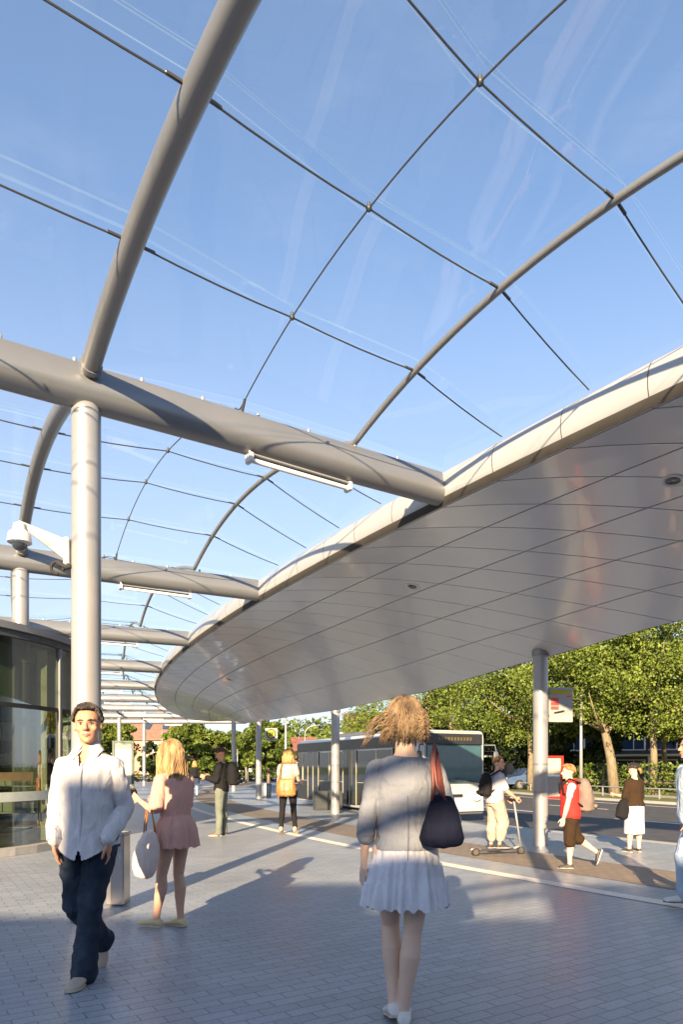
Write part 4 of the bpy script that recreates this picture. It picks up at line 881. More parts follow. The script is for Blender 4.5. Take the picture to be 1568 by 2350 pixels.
def shade(me): me.polygons.foreach_set('use_smooth', [True]*len(me.polygons))
def wrinkle(me, amp, freq, stretch=(1, 1, 1), seed=0):
    me.calc_loop_triangles(); N = [v.normal.copy() for v in me.vertices]
    for v, n in zip(me.vertices, N):
        p = V((v.co.x*freq*stretch[0], v.co.y*freq*stretch[1], v.co.z*freq*stretch[2]+seed))
        a = noise.noise(p); c = noise.noise(p*2.3+V((5, 3, 1))); v.co += n*amp*((1-2*abs(a))*.8+c*.5)
def obj_from(me, name, m, parent):
    me.name = name; me.materials.clear(); me.materials.append(MATS[m]); shade(me); o = bpy.data.objects.new(name, me); col.objects.link(o)
    if parent: o.parent = parent
    return o
def garment(name, mb, m, par, voxel=.009, wr=.006, fr=9, st=(1, 1, .5), seed=0, cut=None, smooth=4):
    me = remesh(mb, voxel, smooth)
    if wr: wrinkle(me, wr, fr, st, seed)
    if cut:
        bm = __import__('bmesh').new(); bm.from_mesh(me); dl = [v for v in bm.verts if cut(v.co)]
        __import__('bmesh').ops.delete(bm, geom=dl, context='VERTS'); bm.to_mesh(me); bm.free()
    return obj_from(me, name, m, par)
def body(F, label, loc, heading, skin='skin', voxel=.007, slim=0, curl=(25, 25), palms=(None, None), hand=(1, 1), face=True, brow='hair_brown', thumbs=(1, 1), armskin=True):
    b = MB(); F.headmesh(b); F.torso(b, -.1, .56, -slim)
    for i, sd in enumerate((-1, 1)):
        F.leg(b, sd); F.foot(b, sd); F.arm(b, sd, -slim); b.ell(F.J['s', sd], (.05*F.heft-slim,)*3)
        b.cap([F.J['neck']-F.up*.07, F.J['s', sd]+V((0, 0, .01))], [.05-slim, .045*F.heft-slim], 14)
        if hand[i]: F.hand(b, sd, curl[i], palms[i], thumbs[i])
    me = remesh(b, voxel, 3)
    # eye sockets
    inv = F.hyaw.transposed(); f = .95 if F.fem else 1
    for v in me.vertices:
        l = inv@(v.co-F.J['head'])
        if l.y > .03 and abs(l.z) < .06:
            for q in (-1, 1):
                d2 = (l.x-q*.031*f)**2+(l.z-.002)**2; v.co -= F.hyaw@V((0, .011*math.exp(-d2/.00030), 0))
    o = obj_from(me, 'person', skin, None); o['label'] = label; o['category'] = 'person'
    o.location = loc; o.rotation_euler = (0, 0, R(heading)); o.scale = (F.k,)*3
    if face:
        for q in (-1, 1):
            b = MB(); b.ell(F.hp((q*.031*f, .066, .001)), (.0118, .0122, .0082), F.hyaw, 14); e = b.build('eye', 'eye_white', o, True)
            b = MB(); b.ell(F.hp((q*.031*f, .0765, .001)), (.0062, .004, .0062), F.hyaw, 12); b.build('iris', 'iris', e, True)
            b = MB(); b.cap([F.hp((q*.014, .089, .021)), F.hp((q*.032, .087, .026)), F.hp((q*.049, .074, .021))], [.0035, .0042, .002], 8); b.build('eyebrow', brow, o, True)
            b = MB(); b.cap([F.hp((q*.019, .079, .0085)), F.hp((q*.031, .081, .0105)), F.hp((q*.044, .073, .006))], [.0018, .0025, .0015], 8); b.build('eyelid', brow, o, True)
        b = MB(); b.cap([F.hp((-.022, .087, -.0655)), F.hp((-.008, .096, -.0625)), F.hp((0, .0955, -.0645)), F.hp((.008, .096, -.0625)), F.hp((.022, .087, -.0655))], [.0018, .0042, .004, .0042, .0018], 10)
        b.cap([F.hp((-.018, .088, -.068)), F.hp((0, .095, -.0725)), F.hp((.018, .088, -.068))], [.002, .005, .002], 10); b.build('lips', 'lips', o, True)
    return o
def shoes(F, o, m, add=.006, heel=0, solem='sole', voxel=.006, low=.06):
    for sd in (-1, 1):
        b = MB(); F.foot(b, sd, add, heel=heel); me = remesh(b, voxel, 3); fd, fu, si = F.J['f', sd]; a = F.J['a', sd]
        sh = obj_from(me, 'shoe', m, o)
        b = MB(); base = a-fu*.082
        out_ = [(-.062, .02), (-.05, .032), (0, .036), (.05, .034), (.11, .046), (.16, .044), (.195, .026), (.205, .008)]
        L_ = [base+fd*t+si*w_+fu*heel*max(0, (.08-t)/.14) for t, w_ in out_]+[base+fd*t-si*w_+fu*heel*max(0, (.08-t)/.14) for t, w_ in reversed(out_)]; n = len(L_)
        b.add([p+fu*.0 for p in L_]+[p+fu*.014 for p in L_], [tuple(range(n)), tuple(range(2*n-1, n-1, -1))]+[(i, n+i, n+(i+1) % n, (i+1) % n) for i in range(n)]); b.build('sole', solem, sh)
        if heel: b = MB(); b.tube([base-fd*.035+fu*heel, base-fd*.04+fu*.0], [.02, .008], 10); b.build('heel', m, sh, True)
def scalp(F, a, p, off, f=1):    # a azimuth (0 = face, deg), p polar from the top
    r = (.080*F_f(F)+off, .101*F_f(F)+off, .092+off); q = V((sin(R(a))*sin(R(p))*r[0], cos(R(a))*sin(R(p))*r[1]-.014, cos(R(p))*r[2]+.028)); return q
def F_f(F): return .95 if F.fem else 1
def hair(F, o, m, style, n=420, length=.12, seed=1, flare=.25, wave=.012, wind=(0, 0, 0), thick=.0042, vol=.012, grav=1.0):
    rnd = random.Random(seed); b = MB()
    def pmax(a):
        x = abs(((a+180) % 360)-180)
        if style == 'short': return 52 if x < 42 else (52+(x-42)*1.3 if x < 75 else (90 if x < 100 else 90+(x-100)*.38))
        return 50 if x < 35 else (50+(x-35)*1.3 if x < 75 else 112)
    rows = []; NA = 48
    for i in range(13):
        u = i/12; row = []
        for j in range(NA):
            a = 360*j/NA; pm = pmax(a); p = pm*u; off = vol*(1-.75*max(0, (u-.75)/.25)**2)+.003*noise.noise(V((cos(R(a))*3, sin(R(a))*3, p*.06+seed)))-(.012 if i == 12 else 0)
            if style == 'short' and abs(((a+180) % 360)-180) < 50: off += .010*max(0, sin(pi*u))
            row.append(F.hp(scalp(F, a, p, off)))
        rows.append(row)
    b.grid(rows, closed=True)
    for _ in range(n):
        a = rnd.uniform(0, 360); x = abs(((a+180) % 360)-180); pm = pmax(a); p0 = pm*rnd.uniform(.02, .9)**.7; L = length*(rnd.uniform(.35, 1.15) if style == 'bob' else rnd.uniform(.75, 1.15)); pe = rnd.uniform(66, 104) if style == 'bob' else 98
        pts = []; offs = vol+rnd.uniform(-.002, .007); ph = rnd.uniform(0, 6.28); cur = None; st = 7
        if style == 'short':
            d = rnd.uniform(6, 16)
            for i in range(4): pts.append(F.hp(scalp(F, a+rnd.uniform(-3, 3), min(pm+2, p0+d*i/2.2), offs*.9+.003*i*(x < 60)-.0)))
            b.cap(pts, [thick*.8, thick, thick*.8, thick*.3], 5)
            continue
        k = 0; p = p0
        while p < min(pm, pe-2) and k < 6: pts.append(F.hp(scalp(F, a+2*sin(ph+k), p, offs))); p += 17; k += 1
        pts.append(F.hp(scalp(F, a, max(p0, min(pm, pe)), offs))); q = pts[-1]; outw = F.hyaw@V((sin(R(a)), cos(R(a)), 0)); NS = 7
        for i in range(1, NS+1):
            t = i/NS; z = -L*t*grav; fl = flare*L*(t*(1.35-t)); c = q+V((0, 0, z))+outw*fl+V(wind)*(t*t*L)+V((noise.noise(q*14+V((0, 0, t*2.2)))*wave*t*2, noise.noise(q*14+V((7, 0, t*2.2)))*wave*t*2, 0))+outw*wave*sin(ph+t*5)*.5
            pts.append(c)
        if len(pts) < 4: continue
        nn = len(pts); b.tube(pts, [thick*(.7+.6*sin(pi*min(1, i/nn+.15)))*(1 if i < nn-1 else .25) for i in range(nn)], 5)
    h = b.build('hair', m, o, True); return h
def pleated(name, o, m, rows, nseg=96, pl=22, seed=0, thick=.003):
    # rows: (center V, rx, ry, amplitude)
    b = MB(); G = []; rnd = random.Random(seed)
    ph = [rnd.uniform(0, 6.28) for _ in range(4)]
    for i, (c, rx, ry, am) in enumerate(rows):
        row = []
        for j in range(nseg):
            q = 2*pi*j/nseg; w_ = am*(.75*sin(pl*q+ph[0]+2.2*sin(q*3+ph[1])+1.3*sin(q*7+ph[3])+i*.25)+.6*sin(pl*.47*q+ph[2]+i*.3)+.5*noise.noise(V((q*9, i*.9, seed)))); row.append(V(c)+V(((rx+w_)*cos(q), (ry+w_)*sin(q), (am*.5*sin(pl*q+ph[3]) if i == len(rows)-1 else 0))))
        G.append(row)
    b.grid(G, closed=True); b.grid([[p-(p-V(rows[i][0])).normalized()*thick for p in reversed(r)] for i, r in enumerate(G)], closed=True)
    return b.build(name, m, o, True)
def legpair(F, b, radii, to=1.0, add=0):
    for sd in (-1, 1): F.leg(b, sd, add, to, radii)
TR = [.108, .102, .090, .080, .074, .073, .072, .070, .068, .066, .068, .070]

# --- man in the white shirt, walking towards the viewer ---
F = Fig(1.81, legs=[((.13, .17, -1), (.10, -.02, -1)), ((.0, -.02, -1), (-.16, -.80, -.8))], feet=[(.05, 1, .04), (0, .55, -1)], yaw=13, sh_twist=-3, tilt=3,
        arms=[((-.163, .118, -.01), (-.42, -1, 0), (.06, -.42, -1)), ((.165, .115, -.015), (.55, -1, 0), (-.08, -.42, -1))])
man = body(F, 'dark haired man in untucked white shirt and jeans walking with hands in pockets', at(204, 2248), 179, 'skin_tan', .006, slim=.009, brow='hair_dark_grey', curl=(20, 20))
sf = F
b = MB(); legpair(F, b, [.096, .098, .089, .080, .074, .073, .072, .070, .068, .069, .074, .079]); F.torso(b, -.12, .01, .004); garment('jeans', b, 'denim', man, .0075, .012, 9, (1, 1, 1.1), 3)
b = MB(); J = F.J; hipz = J['hip'].z
F.torso(b, -.15, .50, .022, prof=[(-.16, .178, .145), (-.10, .172, .138), (.0, .152, .122), (.12, .132, .108), (.22, .134, .108), (.30, .146, .112), (.37, .154, .112), (.42, .146, .10), (.47, .11, .08), (.51, .07, .062)])
for sd in (-1, 1):
    b.cap([J['neck']-V((0, 0, .05)), J['s', sd]+V((0, 0, -.002))], [.044, .052], 16)
    F.arm(b, sd, 0, 1, [.053, .054, .052, .050, .050, .051, .050, .047, .043, .040])
garment('shirt', b, 'white_cotton', man, .0065, .0125, 8, (1.3, 1.3, .75), 1, cut=lambda c: c.z < hipz-.095-.05*cos(min(pi, abs(c.x)*13))*(1)-(0 if abs(c.x) > .02 else -.07*(1-abs(c.x)/.02)) and abs(c.x) < .26 and c.z < hipz-.0 and (abs(c.x) < .2 or False) or (c.y > .02 and c.z > J['neck'].z-.115 and abs(c.x) < .034-(J['neck'].z-.02-c.z)*.32))
nk = J['neck']
b = MB()
for sd in (-1, 1):      # collar wings
    A = [nk+V((sd*.072*sin(R(q)), .062*cos(R(q))-.005, .005+.022*(q/180))) for q in (178, 130, 80, 40, 12)]; Bt = [p+V((0, 0, .035))-V((p.x-nk.x, p.y-nk.y, 0))*.12 for p in A]
    C_ = [A[0]+V((0, -.015, -.004)), A[1]+V((sd*.018, -.01, -.006)), A[2]+V((sd*.028, .008, -.012)), A[3]+V((sd*.045, .035, -.035)), A[4]+V((sd*.05, .045, -.065))]
    b.grid([[p for p in Bt], [p for p in C_]]); b.grid([[p+V((0, 0, -.006)) for p in C_], [p for p in A]]); b.grid([Bt, A])
b.build('collar', 'white_cotton', man, True)
b = MB(); b.cap([J['hip']+F.up*t+V((0.0, (.150 if t < .05 else .136 if t < .25 else .142)-.035*max(0, (t-.36)/.1), 0)) for t in (-.08, 0, .1, .2, .3, .38, .44)], .009, 8); 
b.build('placket', 'white_cotton', man, True)
for sd in (-1, 1):
    d = (J['w', sd]-J['e', sd]).normalized(); b = MB(); b.tube([J['w', sd]-d*.05, J['w', sd]+d*.018], [.0475, .0435], 20, cap=False); b.tube([J['w', sd]+d*.018, J['w', sd]-d*.05], [.0405, .041], 20, cap=False); b.build('cuff', 'white_cotton', man, True)
shoes(F, man, 'shoe_beige')
hair(F, man, 'hair_dark_grey', 'short', 1500, seed=4, vol=.011, thick=.0034)

# --- woman in the grey cardigan and white skirt, seen from behind ---
F = Fig(1.76, True, legs=[((.05, .30, -1), (.03, -.25, -1)), ((-.115, .02, -1), (-.125, -.06, -1))], feet=[(-.05, 1, -.25), (.05, 1, 0)], yaw=-4,
        arms=[((-.20, -.05, -1), (-.06, .22, -1)), ((.34, -.18, -1), (.22, .95, -.42))], heft=.97)
wom = body(F, 'blonde woman in grey cardigan and short white tiered skirt walking away from the viewer', at(930, 2349), 0, 'skin_pale', .006, slim=.004, curl=(22, 30), palms=((.9, .4, 0), None))
b = MB(); J = F.J; F.torso(b, -.06, .50, .011, prof=[(-.12, .205, .155), (-.06, .185, .145), (0, .165, .128), (.09, .142, .112), (.18, .138, .11), (.28, .150, .118), (.36, .155, .118), (.42, .146, .10), (.47, .105, .08), (.51, .075, .065)])
for sd in (-1, 1):
    b.cap([J['neck']-V((0, 0, .055)), J['s', sd]+V((0, 0, -.004))], [.046, .046], 16); F.arm(b, sd, 0, .70, [.053, .054, .050, .047, .047, .047, .045, .043, .042, .042])
garment('cardigan', b, 'grey_jersey', wom, .0065, .008, 8, (.8, .8, 1.7), 6, cut=lambda c: c.z < J['hip'].z+.012 and abs(c.x) < .21)
b = MB(); b.tube([(J['hip'].x, J['hip'].y-.152, J['hip'].z+t) for t in (-.03, .1)]+[(J['hip'].x, -.14, J['hip'].z+.3)], .002, 6); b.build('back_seam', 'grey_jersey', wom)
hz = J['hip'].z; rows = []
for i, (dz, rx, ry, am) in enumerate(((.09, .125, .100, .000), (.03, .158, .128, .002), (-.02, .175, .145, .004), (-.06, .180, .152, .006), (-.067, .187, .158, .009), (-.11, .195, .165, .010), (-.155, .202, .172, .011), (-.162, .210, .180, .015), (-.22, .218, .188, .016), (-.285, .226, .196, .018))):
    rows.append(((0, 0.0, hz+dz), rx, ry, am))
pleated('skirt', wom, 'white_lawn', rows, 240, 23, 2)
shoes(F, wom, 'shoe_white')
hair(F, wom, 'hair_ash', 'bob', 3200, length=.118, seed=8, flare=.17, wave=.024, wind=(-.10, 0, .02), thick=.0021, vol=.019)
# wind-blown locks to the left
rnd = random.Random(3); b = MB()
for i in range(26):
    st = scalp(F, rnd.uniform(215, 300), rnd.uniform(75, 108), .016); p = F.hp(st); d = V((-1, -.2, rnd.uniform(-.55, .05))); pts = [p]
    for q in range(1, 6): pts.append(p+d*.026*q*rnd.uniform(.9, 1.25)+V((0, 0, -.004*q*q+.012*sin(q+i))))
    b.tube(pts, [.003, .0035, .003, .0025, .0018, .0008], 5)
b.build('loose_locks', 'hair_ash', wom, True)
def bagloft(b, c, up, side, dep, prof, n=28):   # prof (t, half width, half depth)
    rg = []
    for t, w_, d in prof: rg.append((V(c)+V(up)*t, V(side)*w_, V(dep)*d))
    b.rings(rg, n)
sh = wom.location+V((.135, -.15, 0))*1.0
bag = empty('shoulder_bag', wom.location+V((.165, -.205, .99)), R(-12), label='navy tote bag with reddish leather strap on the shoulder of the woman in grey', cat='bag')
b = MB(); bagloft(b, (0, 0, 0), (0.02, 0, 1), (1, 0, 0), (0, 1, 0), ((-.012, .07, .04), (.0, .098, .06), (.03, .112, .07), (.09, .100, .066), (.15, .080, .05), (.20, .062, .034), (.238, .048, .02), (.245, .035, .012)))
garment('bag_body', b, 'navy', bag, .008, .008, 9, (1, 1, .6), 5)
b = MB()
for q in (-.022, .022): b.tube([(q*1.6-.01, -.02, .22), (q*.4-.03, -.02, .30), (-.045+q*.15, .02, .42), (-.04, .075, .505), (-.03, .14, .46), (q*.4, .03, .25)], .0095, 8)
b.build('strap', 'red_leather', bag, True)

# --- girl in pink, walking left with a phone ---
F = Fig(1.62, True, .96, lean=(0, .05), legs=[((.02, .24, -1), (.02, .16, -1)), ((-.02, .08, -1), (.0, -.06, -1))], feet=[(-.1, 1, .03), (.1, 1, -.05)], yaw=8, pitch=-22,
        arms=[((-.30, .02, -1), (.22, .92, .42)), ((.24, .22, -1), (-.40, .95, .32))], sh_twist=-14)
gl = body(F, 'long haired blonde girl in pink tunic looking at her phone, walking left', at(404, 2130), 66, 'skin', .0065, curl=(35, 38))
b = MB(); J = F.J; F.torso(b, -.02, .49, .022, prof=[(-.04, .185, .14), (.02, .17, .125), (.09, .132, .10), (.18, .14, .108), (.28, .155, .12), (.34, .162, .122), (.43, .158, .10), (.48, .12, .08), (.52, .08, .07)])
for sd in (-1, 1): b.cap([J['neck']-V((0, 0, .05)), J['s', sd]+V((0, 0, .004))], [.055, .06], 16); F.arm(b, sd, 0, .42, [.066, .068, .068, .066, .06, .06, .06, .06, .06, .06])
garment('tunic', b, 'pink_chiffon', gl, .007, .007, 10, (1, 1, .5), 12)
hz = J['hip'].z; rows = [((0, 0, hz+dz), rx, ry, am) for dz, rx, ry, am in ((.15, .125, .105, 0), (.11, .15, .13, .003), (.05, .185, .165, .007), (-.01, .205, .185, .009), (-.09, .213, .195, .011), (-.165, .22, .203, .012))]
pleated('tunic_skirt', gl, 'pink_chiffon', rows, 160, 17, 5)
b = MB(); F.torso(b, -.12, 0, .008); 
for sd in (-1, 1): F.leg(b, sd, .004, .16)
garment('shorts', b, 'black_cloth', gl, .009, 0)
b = MB()
for sd in (-1, 1): b.tube([J['neck']+V((sd*.06, .05, -.04)), J['neck']+V((sd*.075, -.02, -.015)), J['neck']+V((sd*.05, -.075, -.05)), J['neck']+V((0, -.09, -.065))], .012, 8)
b.build('black_neckline', 'black_cloth', gl, True)
shoes(F, gl, 'shoe_gold')
hair(F, gl, 'hair_blond', 'long', 1300, length=.36, seed=15, flare=.10, wave=.03, thick=.0038, vol=.016, wind=(0, .04, 0))
ph = J['w', -1]+J['fd', -1]*.11+V((.05, .03, .02)); M = gl.matrix_basis
gw = Matrix.Translation(gl.location)@Matrix.Rotation(R(66), 4, 'Z')@Matrix.Scale(F.k, 4)
def phone(F, pos, W, label):
    p = W@pos; o = empty('mobile_phone', p, 0, label=label, cat='phone'); b = MB(); b.box((0, 0, 0), (.065, .012, .12), Matrix.Rotation(R(50), 3, 'X'), bev=.004); b.build('case', 'black', o, True, 30); return o
phone(F, ph, gw, 'dark mobile phone held by the girl in pink')
bp = gw@(J['e', -1]+V((-.015, .03, .0)))
bag = empty('handbag', V((bp.x-.02, bp.y-.07, .62)), R(10), label='cream leather handbag hanging from the elbow of the girl in pink', cat='bag')
b = MB(); tl_ = V((.17, 0, 1)).normalized(); bagloft(b, (0, 0, 0), tl_, (1, 0, -.17), (0, 1, 0), ((-.15, .03, .025), (-.135, .07, .045), (-.07, .098, .058), (.04, .102, .06), (.14, .085, .05), (.21, .055, .035), (.24, .025, .02)))
garment('bag_body', b, 'cream_leather', bag, .008, .006, 14, (1.6, 1.6, .3), 2)
b = MB()
top = V((bp.x, bp.y, bp.z))-V((bp.x-.02, bp.y-.07, .62))
for q in (-.05, .05): b.tube([tl_*.2+V((q, 0, 0)), (tl_*.2).lerp(top, .5)+V((q*.8, -.01, 0)), top+V((q*.35, -.03, .02)), top+V((q*.3, .04, .02)), (tl_*.2).lerp(top, .5)+V((q*.6, .03, 0)), tl_*.2+V((q*.7, .02, 0))], .006, 8)
b.build('handle', 'tan_leather', bag, True)

def simple_top(F, o, m, name='top', sleeve=.45, add=.022, wide=0, lo=-.06, wr=.006, vox=.010, sr=.07, seed=0):
    b = MB(); J = F.J; F.torso(b, lo, .49, add, prof=None)
    if wide: F.torso(b, lo, .2, add+wide)
    for sd in (-1, 1): b.cap([J['neck']-V((0, 0, .05)), J['s', sd]+V((0, 0, .005))], [.058, .058], 14); F.arm(b, sd, 0, sleeve, [sr*q for q in (1, .98, .9, .88, .86, .86, .82, .76, .7, .66)])
    return garment(name, b, m, o, vox, wr, 9, (1, 1, .6), seed)
def simple_legs(F, o, m, name='trousers', radii=None, to=1.0, seed=1, vox=.010, wr=.006, up=.06):
    b = MB(); legpair(F, b, radii or TR, to); F.torso(b, -.11, up, .016); return garment(name, b, m, o, vox, wr, 9, (1, 1, .6), seed)
def world(F, o): return Matrix.Translation(o.location)@Matrix.Rotation(o.rotation_euler.z, 4, 'Z')@Matrix.Scale(F.k, 4)
def backpack(F, o, m, label, h=.42, w_=.15, d=.10, tz_=.0, strap='black_cloth', sdepth=.12):
    c = F.J['hip']+F.up*(.08+tz_)+V((0, -sdepth-d, 0)); p = world(F, o)@c
    r = empty('backpack', p, o.rotation_euler.z, label=label, cat='backpack')
    b = MB(); bagloft(b, (0, 0, 0), (0, .06, 1), (1, 0, 0), (0, 1, 0), ((-.01, w_*.7, d*.5), (.015, w_*.95, d*.9), (h*.3, w_, d*1.05), (h*.65, w_*.95, d*.9), (h*.9, w_*.75, d*.6), (h, w_*.35, d*.3)))
    garment('pack_body', b, m, r, .01, .006, 7, (1, 1, 1), 4)
    b = MB(); b.cap([(-w_*.55, -d*.95, h*.16), (0, -d*1.22, h*.14), (w_*.55, -d*.95, h*.16)], [.03, .035, .03], 12); b.cap([(-w_*.5, -d*.9, h*.42), (0, -d*1.1, h*.44), (w_*.5, -d*.9, h*.42)], [.012, .012, .012], 10); b.build('pocket', m, r, True)
    for q in (-1, 1): b = MB(); y = d+sdepth; b.tube([(q*w_*.5, d*.6, h*.86), (q*.10, y*.98, .40-tz_), (q*.11, y+.085, .32-tz_), (q*.13, y+.075, .2-tz_), (q*w_*.8, d*.5, .06)], .014, 8); b.build('strap', strap, r, True)
    return r
# --- man with phone and backpack, facing left ---
F = Fig(1.80, legs=[((-.03, .04, -1), (-.03, .0, -1)), ((.03, -.02, -1), (.03, -.03, -1))], arms=[((-.12, .16, -1), (.25, .95, .28)), ((.12, .12, -1), (-.30, .95, .34))], pitch=-26, yaw=4)
o = body(F, 'man in black jacket and grey jeans standing side on, reading his phone', at(508, 1916), 84, 'skin_tan', .009, curl=(40, 40)); pm = o
simple_top(F, o, 'black_cloth', 'jacket', .88, .03, sr=.08); simple_legs(F, o, 'grey_jeans', 'jeans', seed=2); shoes(F, o, 'shoe_brown', .008, voxel=.009); hair(F, o, 'hair_brown', 'short', 500, seed=6)
phone(F, F.J['w', -1]+F.J['fd', -1]*.12+V((.06, 0, .02)), world(F, o), 'small mobile phone held by the man in black')
backpack(F, o, 'black_cloth', 'bulky black backpack on the man reading his phone', h=.46, w_=.16, d=.13)
# --- woman with brown bag ---
F = Fig(1.72, True, 1.03, legs=[((-.07, .02, -1), (-.06, -.05, -1)), ((.07, .03, -1), (.10, -.08, -1))], arms=[((-.2, .0, -1), (-.02, .15, -1)), ((.24, .1, -1), (.1, .9, -.2))], feet=[(-.1, 1, -.35), (.1, 1, -.35)], yaw=10)
o = body(F, 'strawberry blonde woman in beige top and black leggings standing with her back turned', at(661, 1914), -8, 'skin', .009, face=False)
simple_top(F, o, 'stone_top', 'top', .25, .02, seed=3); simple_legs(F, o, 'black_cloth', 'leggings', [.10, .096, .084, .072, .062, .06, .06, .06, .055, .048, .045, .045], .92); shoes(F, o, 'shoe_gold', heel=.05, voxel=.009)
hair(F, o, 'hair_red', 'long', 500, length=.17, seed=5, flare=.12, wave=.02, thick=.006, vol=.018)
bg_ = empty('leather_bag', o.location+V((-.02, -.19, .80)), R(-6), label='large tan leather bag on the back of the woman in black leggings', cat='bag')
b = MB(); bagloft(b, (0, 0, 0), (0, 0, 1), (1, 0, 0), (0, 1, 0), ((-.01, .15, .05), (.02, .20, .085), (.12, .205, .09), (.25, .185, .07), (.33, .16, .045), (.345, .14, .03))); garment('bag_body', b, 'tan_leather', bg_, .01, .01, 8, (1, 1, .5), 9)
b = MB(); b.tube([(-.15, .0, .32), (-.13, .03, .5), (-.11, .12, .66), (-.10, .22, .62)], .014, 8); b.build('strap', 'tan_leather', bg_, True)
# --- scooter boy ---
F = Fig(1.46, False, 1.0, lean=(0, .12), child=1, legs=[((-.04, .08, -1), (-.03, -.12, -1)), ((.04, .30, -1), (.03, -.22, -1))], arms=[((-.15, .35, -1), (.12, .75, -.55)), ((.12, .38, -1), (-.10, .75, -.5))], yaw=-46, pitch=4)
pt = at(1140, 1962); o = body(F, 'boy in lilac grey t-shirt and pale baggy trousers riding a kick scooter', pt+V((-.03, .0, .105)), -74, 'skin', .0085, brow='hair_brown')
simple_top(F, o, 'lilac_grey', 't_shirt', .45, .03, sr=.075, wide=.01); simple_legs(F, o, 'khaki', 'baggy_trousers', [.118, .118, .112, .108, .106, .106, .106, .104, .098, .07, .06, .06], .83, wr=.012); shoes(F, o, 'shoe_dark', .01, voxel=.009); hair(F, o, 'hair_brown', 'short', 500, seed=12)
backpack(F, o, 'black_cloth', 'black backpack on the scooter boy', h=.36, w_=.13, d=.09)
W = world(F, o); hp1 = W@(F.J['w', -1]+F.J['fd', -1]*.07); hp2 = W@(F.J['w', 1]+F.J['fd', 1]*.07)
sk = empty('kick_scooter', pt, 0, label='small metal kick scooter under the boy in the lilac grey t-shirt', cat='scooter'); d = V((sin(R(74)), cos(R(74)), 0)); sdv = V((d.y, -d.x, 0)); rz = R(90-74)
b = MB(); b.box(d*.02+V((0, 0, .088)), (.62, .12, .022), rz, bev=.01); b.build('deck', 'dark_steel', sk, True, 30)
bar = (hp1+hp2)/2-pt; fwh = d*.43
b = MB(); b.tube([fwh+V((0, 0, .10)), V((bar.x, bar.y, bar.z))], .016, 10); b.tube([d*.3+V((0, 0, .10)), fwh.lerp(bar, .12)+V((0, 0, .03))], .018, 8); b.build('steering_column', 'column_steel', sk, True)
b = MB(); b.cap([hp1-pt-(hp2-hp1).normalized()*.03, hp2-pt+(hp2-hp1).normalized()*.03], .014, 10); b.build('handlebar', 'dark_steel', sk, True)
for q, n_ in ((fwh, 0), (-d*.36, 1)):
    b = MB(); c = q+V((0, 0, .065)); b.rings([(c+sdv*t, d*.065, V((0, 0, .065))) for t in (-.014, .014)], 24); wh = b.build('wheel', 'rubber', sk, True, 40)
    b = MB(); b.rings([(c+sdv*t, d*.042, V((0, 0, .042))) for t in (-.016, .016)], 16); b.build('hub', 'stainless', wh, True, 40)
b = MB(); b.cap([-d*.28+V((0, 0, .10)), -d*.36+V((0, 0, .145)), -d*.43+V((0, 0, .10))], .02, 8); b.build('mudguard', 'stainless', sk, True)
# --- boy in red vest walking left ---
F = Fig(1.43, False, 1.08, lean=(0, .03), child=1, legs=[((-.02, .10, -1), (.0, -.02, -1)), ((.02, -.28, -1), (.0, -.85, -.6))], feet=[(-.05, 1, 0), (0, .35, -1)], arms=[((-.16, .28, -1), (.04, .25, -1)), ((.14, -.25, -1), (0, .2, -1))], yaw=4)
o = body(F, 'red haired boy in sleeveless red hooded vest and brown shorts striding left', at(1310, 1990), 84, 'skin_pale', .0085, brow='hair_copper')
simple_top(F, o, 'red_cloth', 'vest', .12, .03, wide=.012, lo=-.10, sr=.07); b = MB(); n_ = F.J['neck']
b.cap([n_+V((-.085, .03, .0)), n_+V((-.09, -.05, .01)), n_+V((0, -.11, .0)), n_+V((.09, -.05, .01)), n_+V((.085, .03, .0))], [.025, .035, .045, .035, .025], 14); garment('hood', b, 'red_cloth', o, .01, .005)
b = MB(); F.arm(b, -1, .016, .18); F.arm(b, 1, .016, .18); garment('white_sleeves', b, 'white_cotton', o, .01, .003)
simple_legs(F, o, 'brown_cloth', 'shorts', [.118, .116, .108, .102, .098, .097, .096, .09, .09, .09, .09, .09], .58); 
b = MB(); F.leg(b, -1, .004); F.leg(b, 1, .004); zk = F.J['k', -1].z
shoes(F, o, 'shoe_dark', .012, voxel=.009, solem='shoe_white'); hair(F, o, 'hair_copper', 'short', 600, seed=22, vol=.016)
backpack(F, o, 'taupe', 'taupe backpack on the boy in the red vest', h=.44, w_=.16, d=.12, tz_=-.04)
# --- girl in brown top and long white skirt ---
F = Fig(1.46, True, 1.05, child=1, legs=[((-.02, 0, -1), (-.02, 0, -1)), ((.02, 0, -1), (.02, 0, -1))], arms=[((-.24, .12, -1), (-.15, .95, .1)), ((.12, .05, -1), (-.1, .5, -.9))], yaw=15, pitch=-10)
o = body(F, 'dark haired girl in brown top and calf length white skirt with her back turned', at(1456, 1954), 14, 'skin_pale', .0085, face=False)
simple_top(F, o, 'brown_cloth', 'top', .5, .03, sr=.066, wide=.01, lo=-.02)
b = MB(); hz = F.J['hip'].z; c0 = V((0, 0, hz)); b.rings([(c0+V((0, 0, z)), (rx, 0, 0), (0, ry, 0)) for z, rx, ry in ((.06, .145, .115), (0, .185, .15), (-.08, .19, .158), (-.25, .19, .16), (-.42, .195, .165), (-.56, .20, .17))], 30); garment('long_skirt', b, 'white_lawn', o, .01, .008, 6, (1, 1, .2), 3)
shoes(F, o, 'shoe_dark', voxel=.009); hair(F, o, 'hair_black', 'short', 500, seed=31, vol=.014)
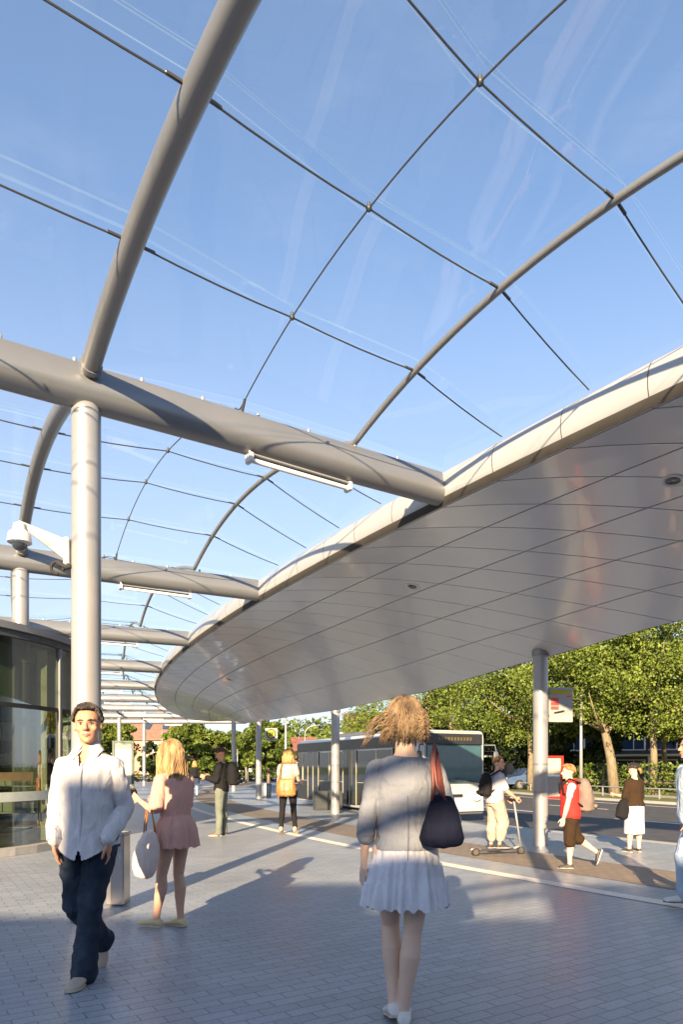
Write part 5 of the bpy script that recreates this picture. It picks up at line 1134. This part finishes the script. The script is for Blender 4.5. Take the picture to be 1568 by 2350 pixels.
b = MB(); b.cap([F.hp((0, -.105, .0)), F.hp((.02, -.14, -.02)), F.hp((.035, -.135, -.09))], [.022, .03, .012], 12); b.build('ponytail', 'hair_copper', o, True)
p_ = world(F, o)@V((-.23, .02, hz-.12)); bg_ = empty('shoulder_bag', p_, R(14), label='black shoulder bag at the side of the girl in the white skirt', cat='bag')
b = MB(); bagloft(b, (0, 0, 0), (.25, 0, 1), (1, 0, -.2), (0, 1, 0), ((-.13, .05, .05), (-.1, .11, .08), (.05, .12, .09), (.16, .09, .06), (.2, .04, .03))); garment('bag_body', b, 'black_cloth', bg_, .01, .006)
b = MB(); b.tube([(.04, 0, .16), (.09, -.03, .38), (.12, -.02, .52), (.12, .06, .5)], .01, 8); b.build('strap', 'black_cloth', bg_, True)
# --- person in light denim at the right edge, walking left ---
F = Fig(1.70, False, 1.0, lean=(0, .03), legs=[((0, .40, -1), (0, -.05, -1)), ((0, -.25, -1), (0, -.55, -1))], feet=[(0, 1, .05), (0, .8, -.6)], arms=[((-.18, .15, -1), (0, .30, -1)), ((.15, -.2, -1), (0, .1, -1))], yaw=0)
o = body(F, 'person in pale blue short sleeved shirt and light jeans at the right picture edge', at(1593, 2078), 88, 'skin_tan', .008, curl=(55, 25), brow='hair_brown')
simple_top(F, o, 'pale_blue', 'shirt', .45, .034, sr=.082, lo=-.1, wr=.009); simple_legs(F, o, 'light_denim', 'jeans', seed=8, vox=.009, wr=.009); shoes(F, o, 'shoe_white', .014, solem='shoe_brown', voxel=.008); hair(F, o, 'hair_brown', 'short', 500, seed=41)
# --- small far figure ---
F = Fig(1.70, True, 1.0, legs=[((-.03, 0, -1), (-.02, 0, -1)), ((.03, .05, -1), (.02, -.05, -1))], yaw=20)
o = body(F, 'distant person in black top and pale jeans beyond the man with the phone', at(447, 1824), 10, 'skin', .014, face=False)
simple_top(F, o, 'black_cloth', 'top', .9, .03, vox=.015); simple_legs(F, o, 'light_denim', 'jeans', vox=.015); shoes(F, o, 'shoe_dark', voxel=.015); hair(F, o, 'hair_red', 'long', 200, length=.2, seed=51, thick=.008)
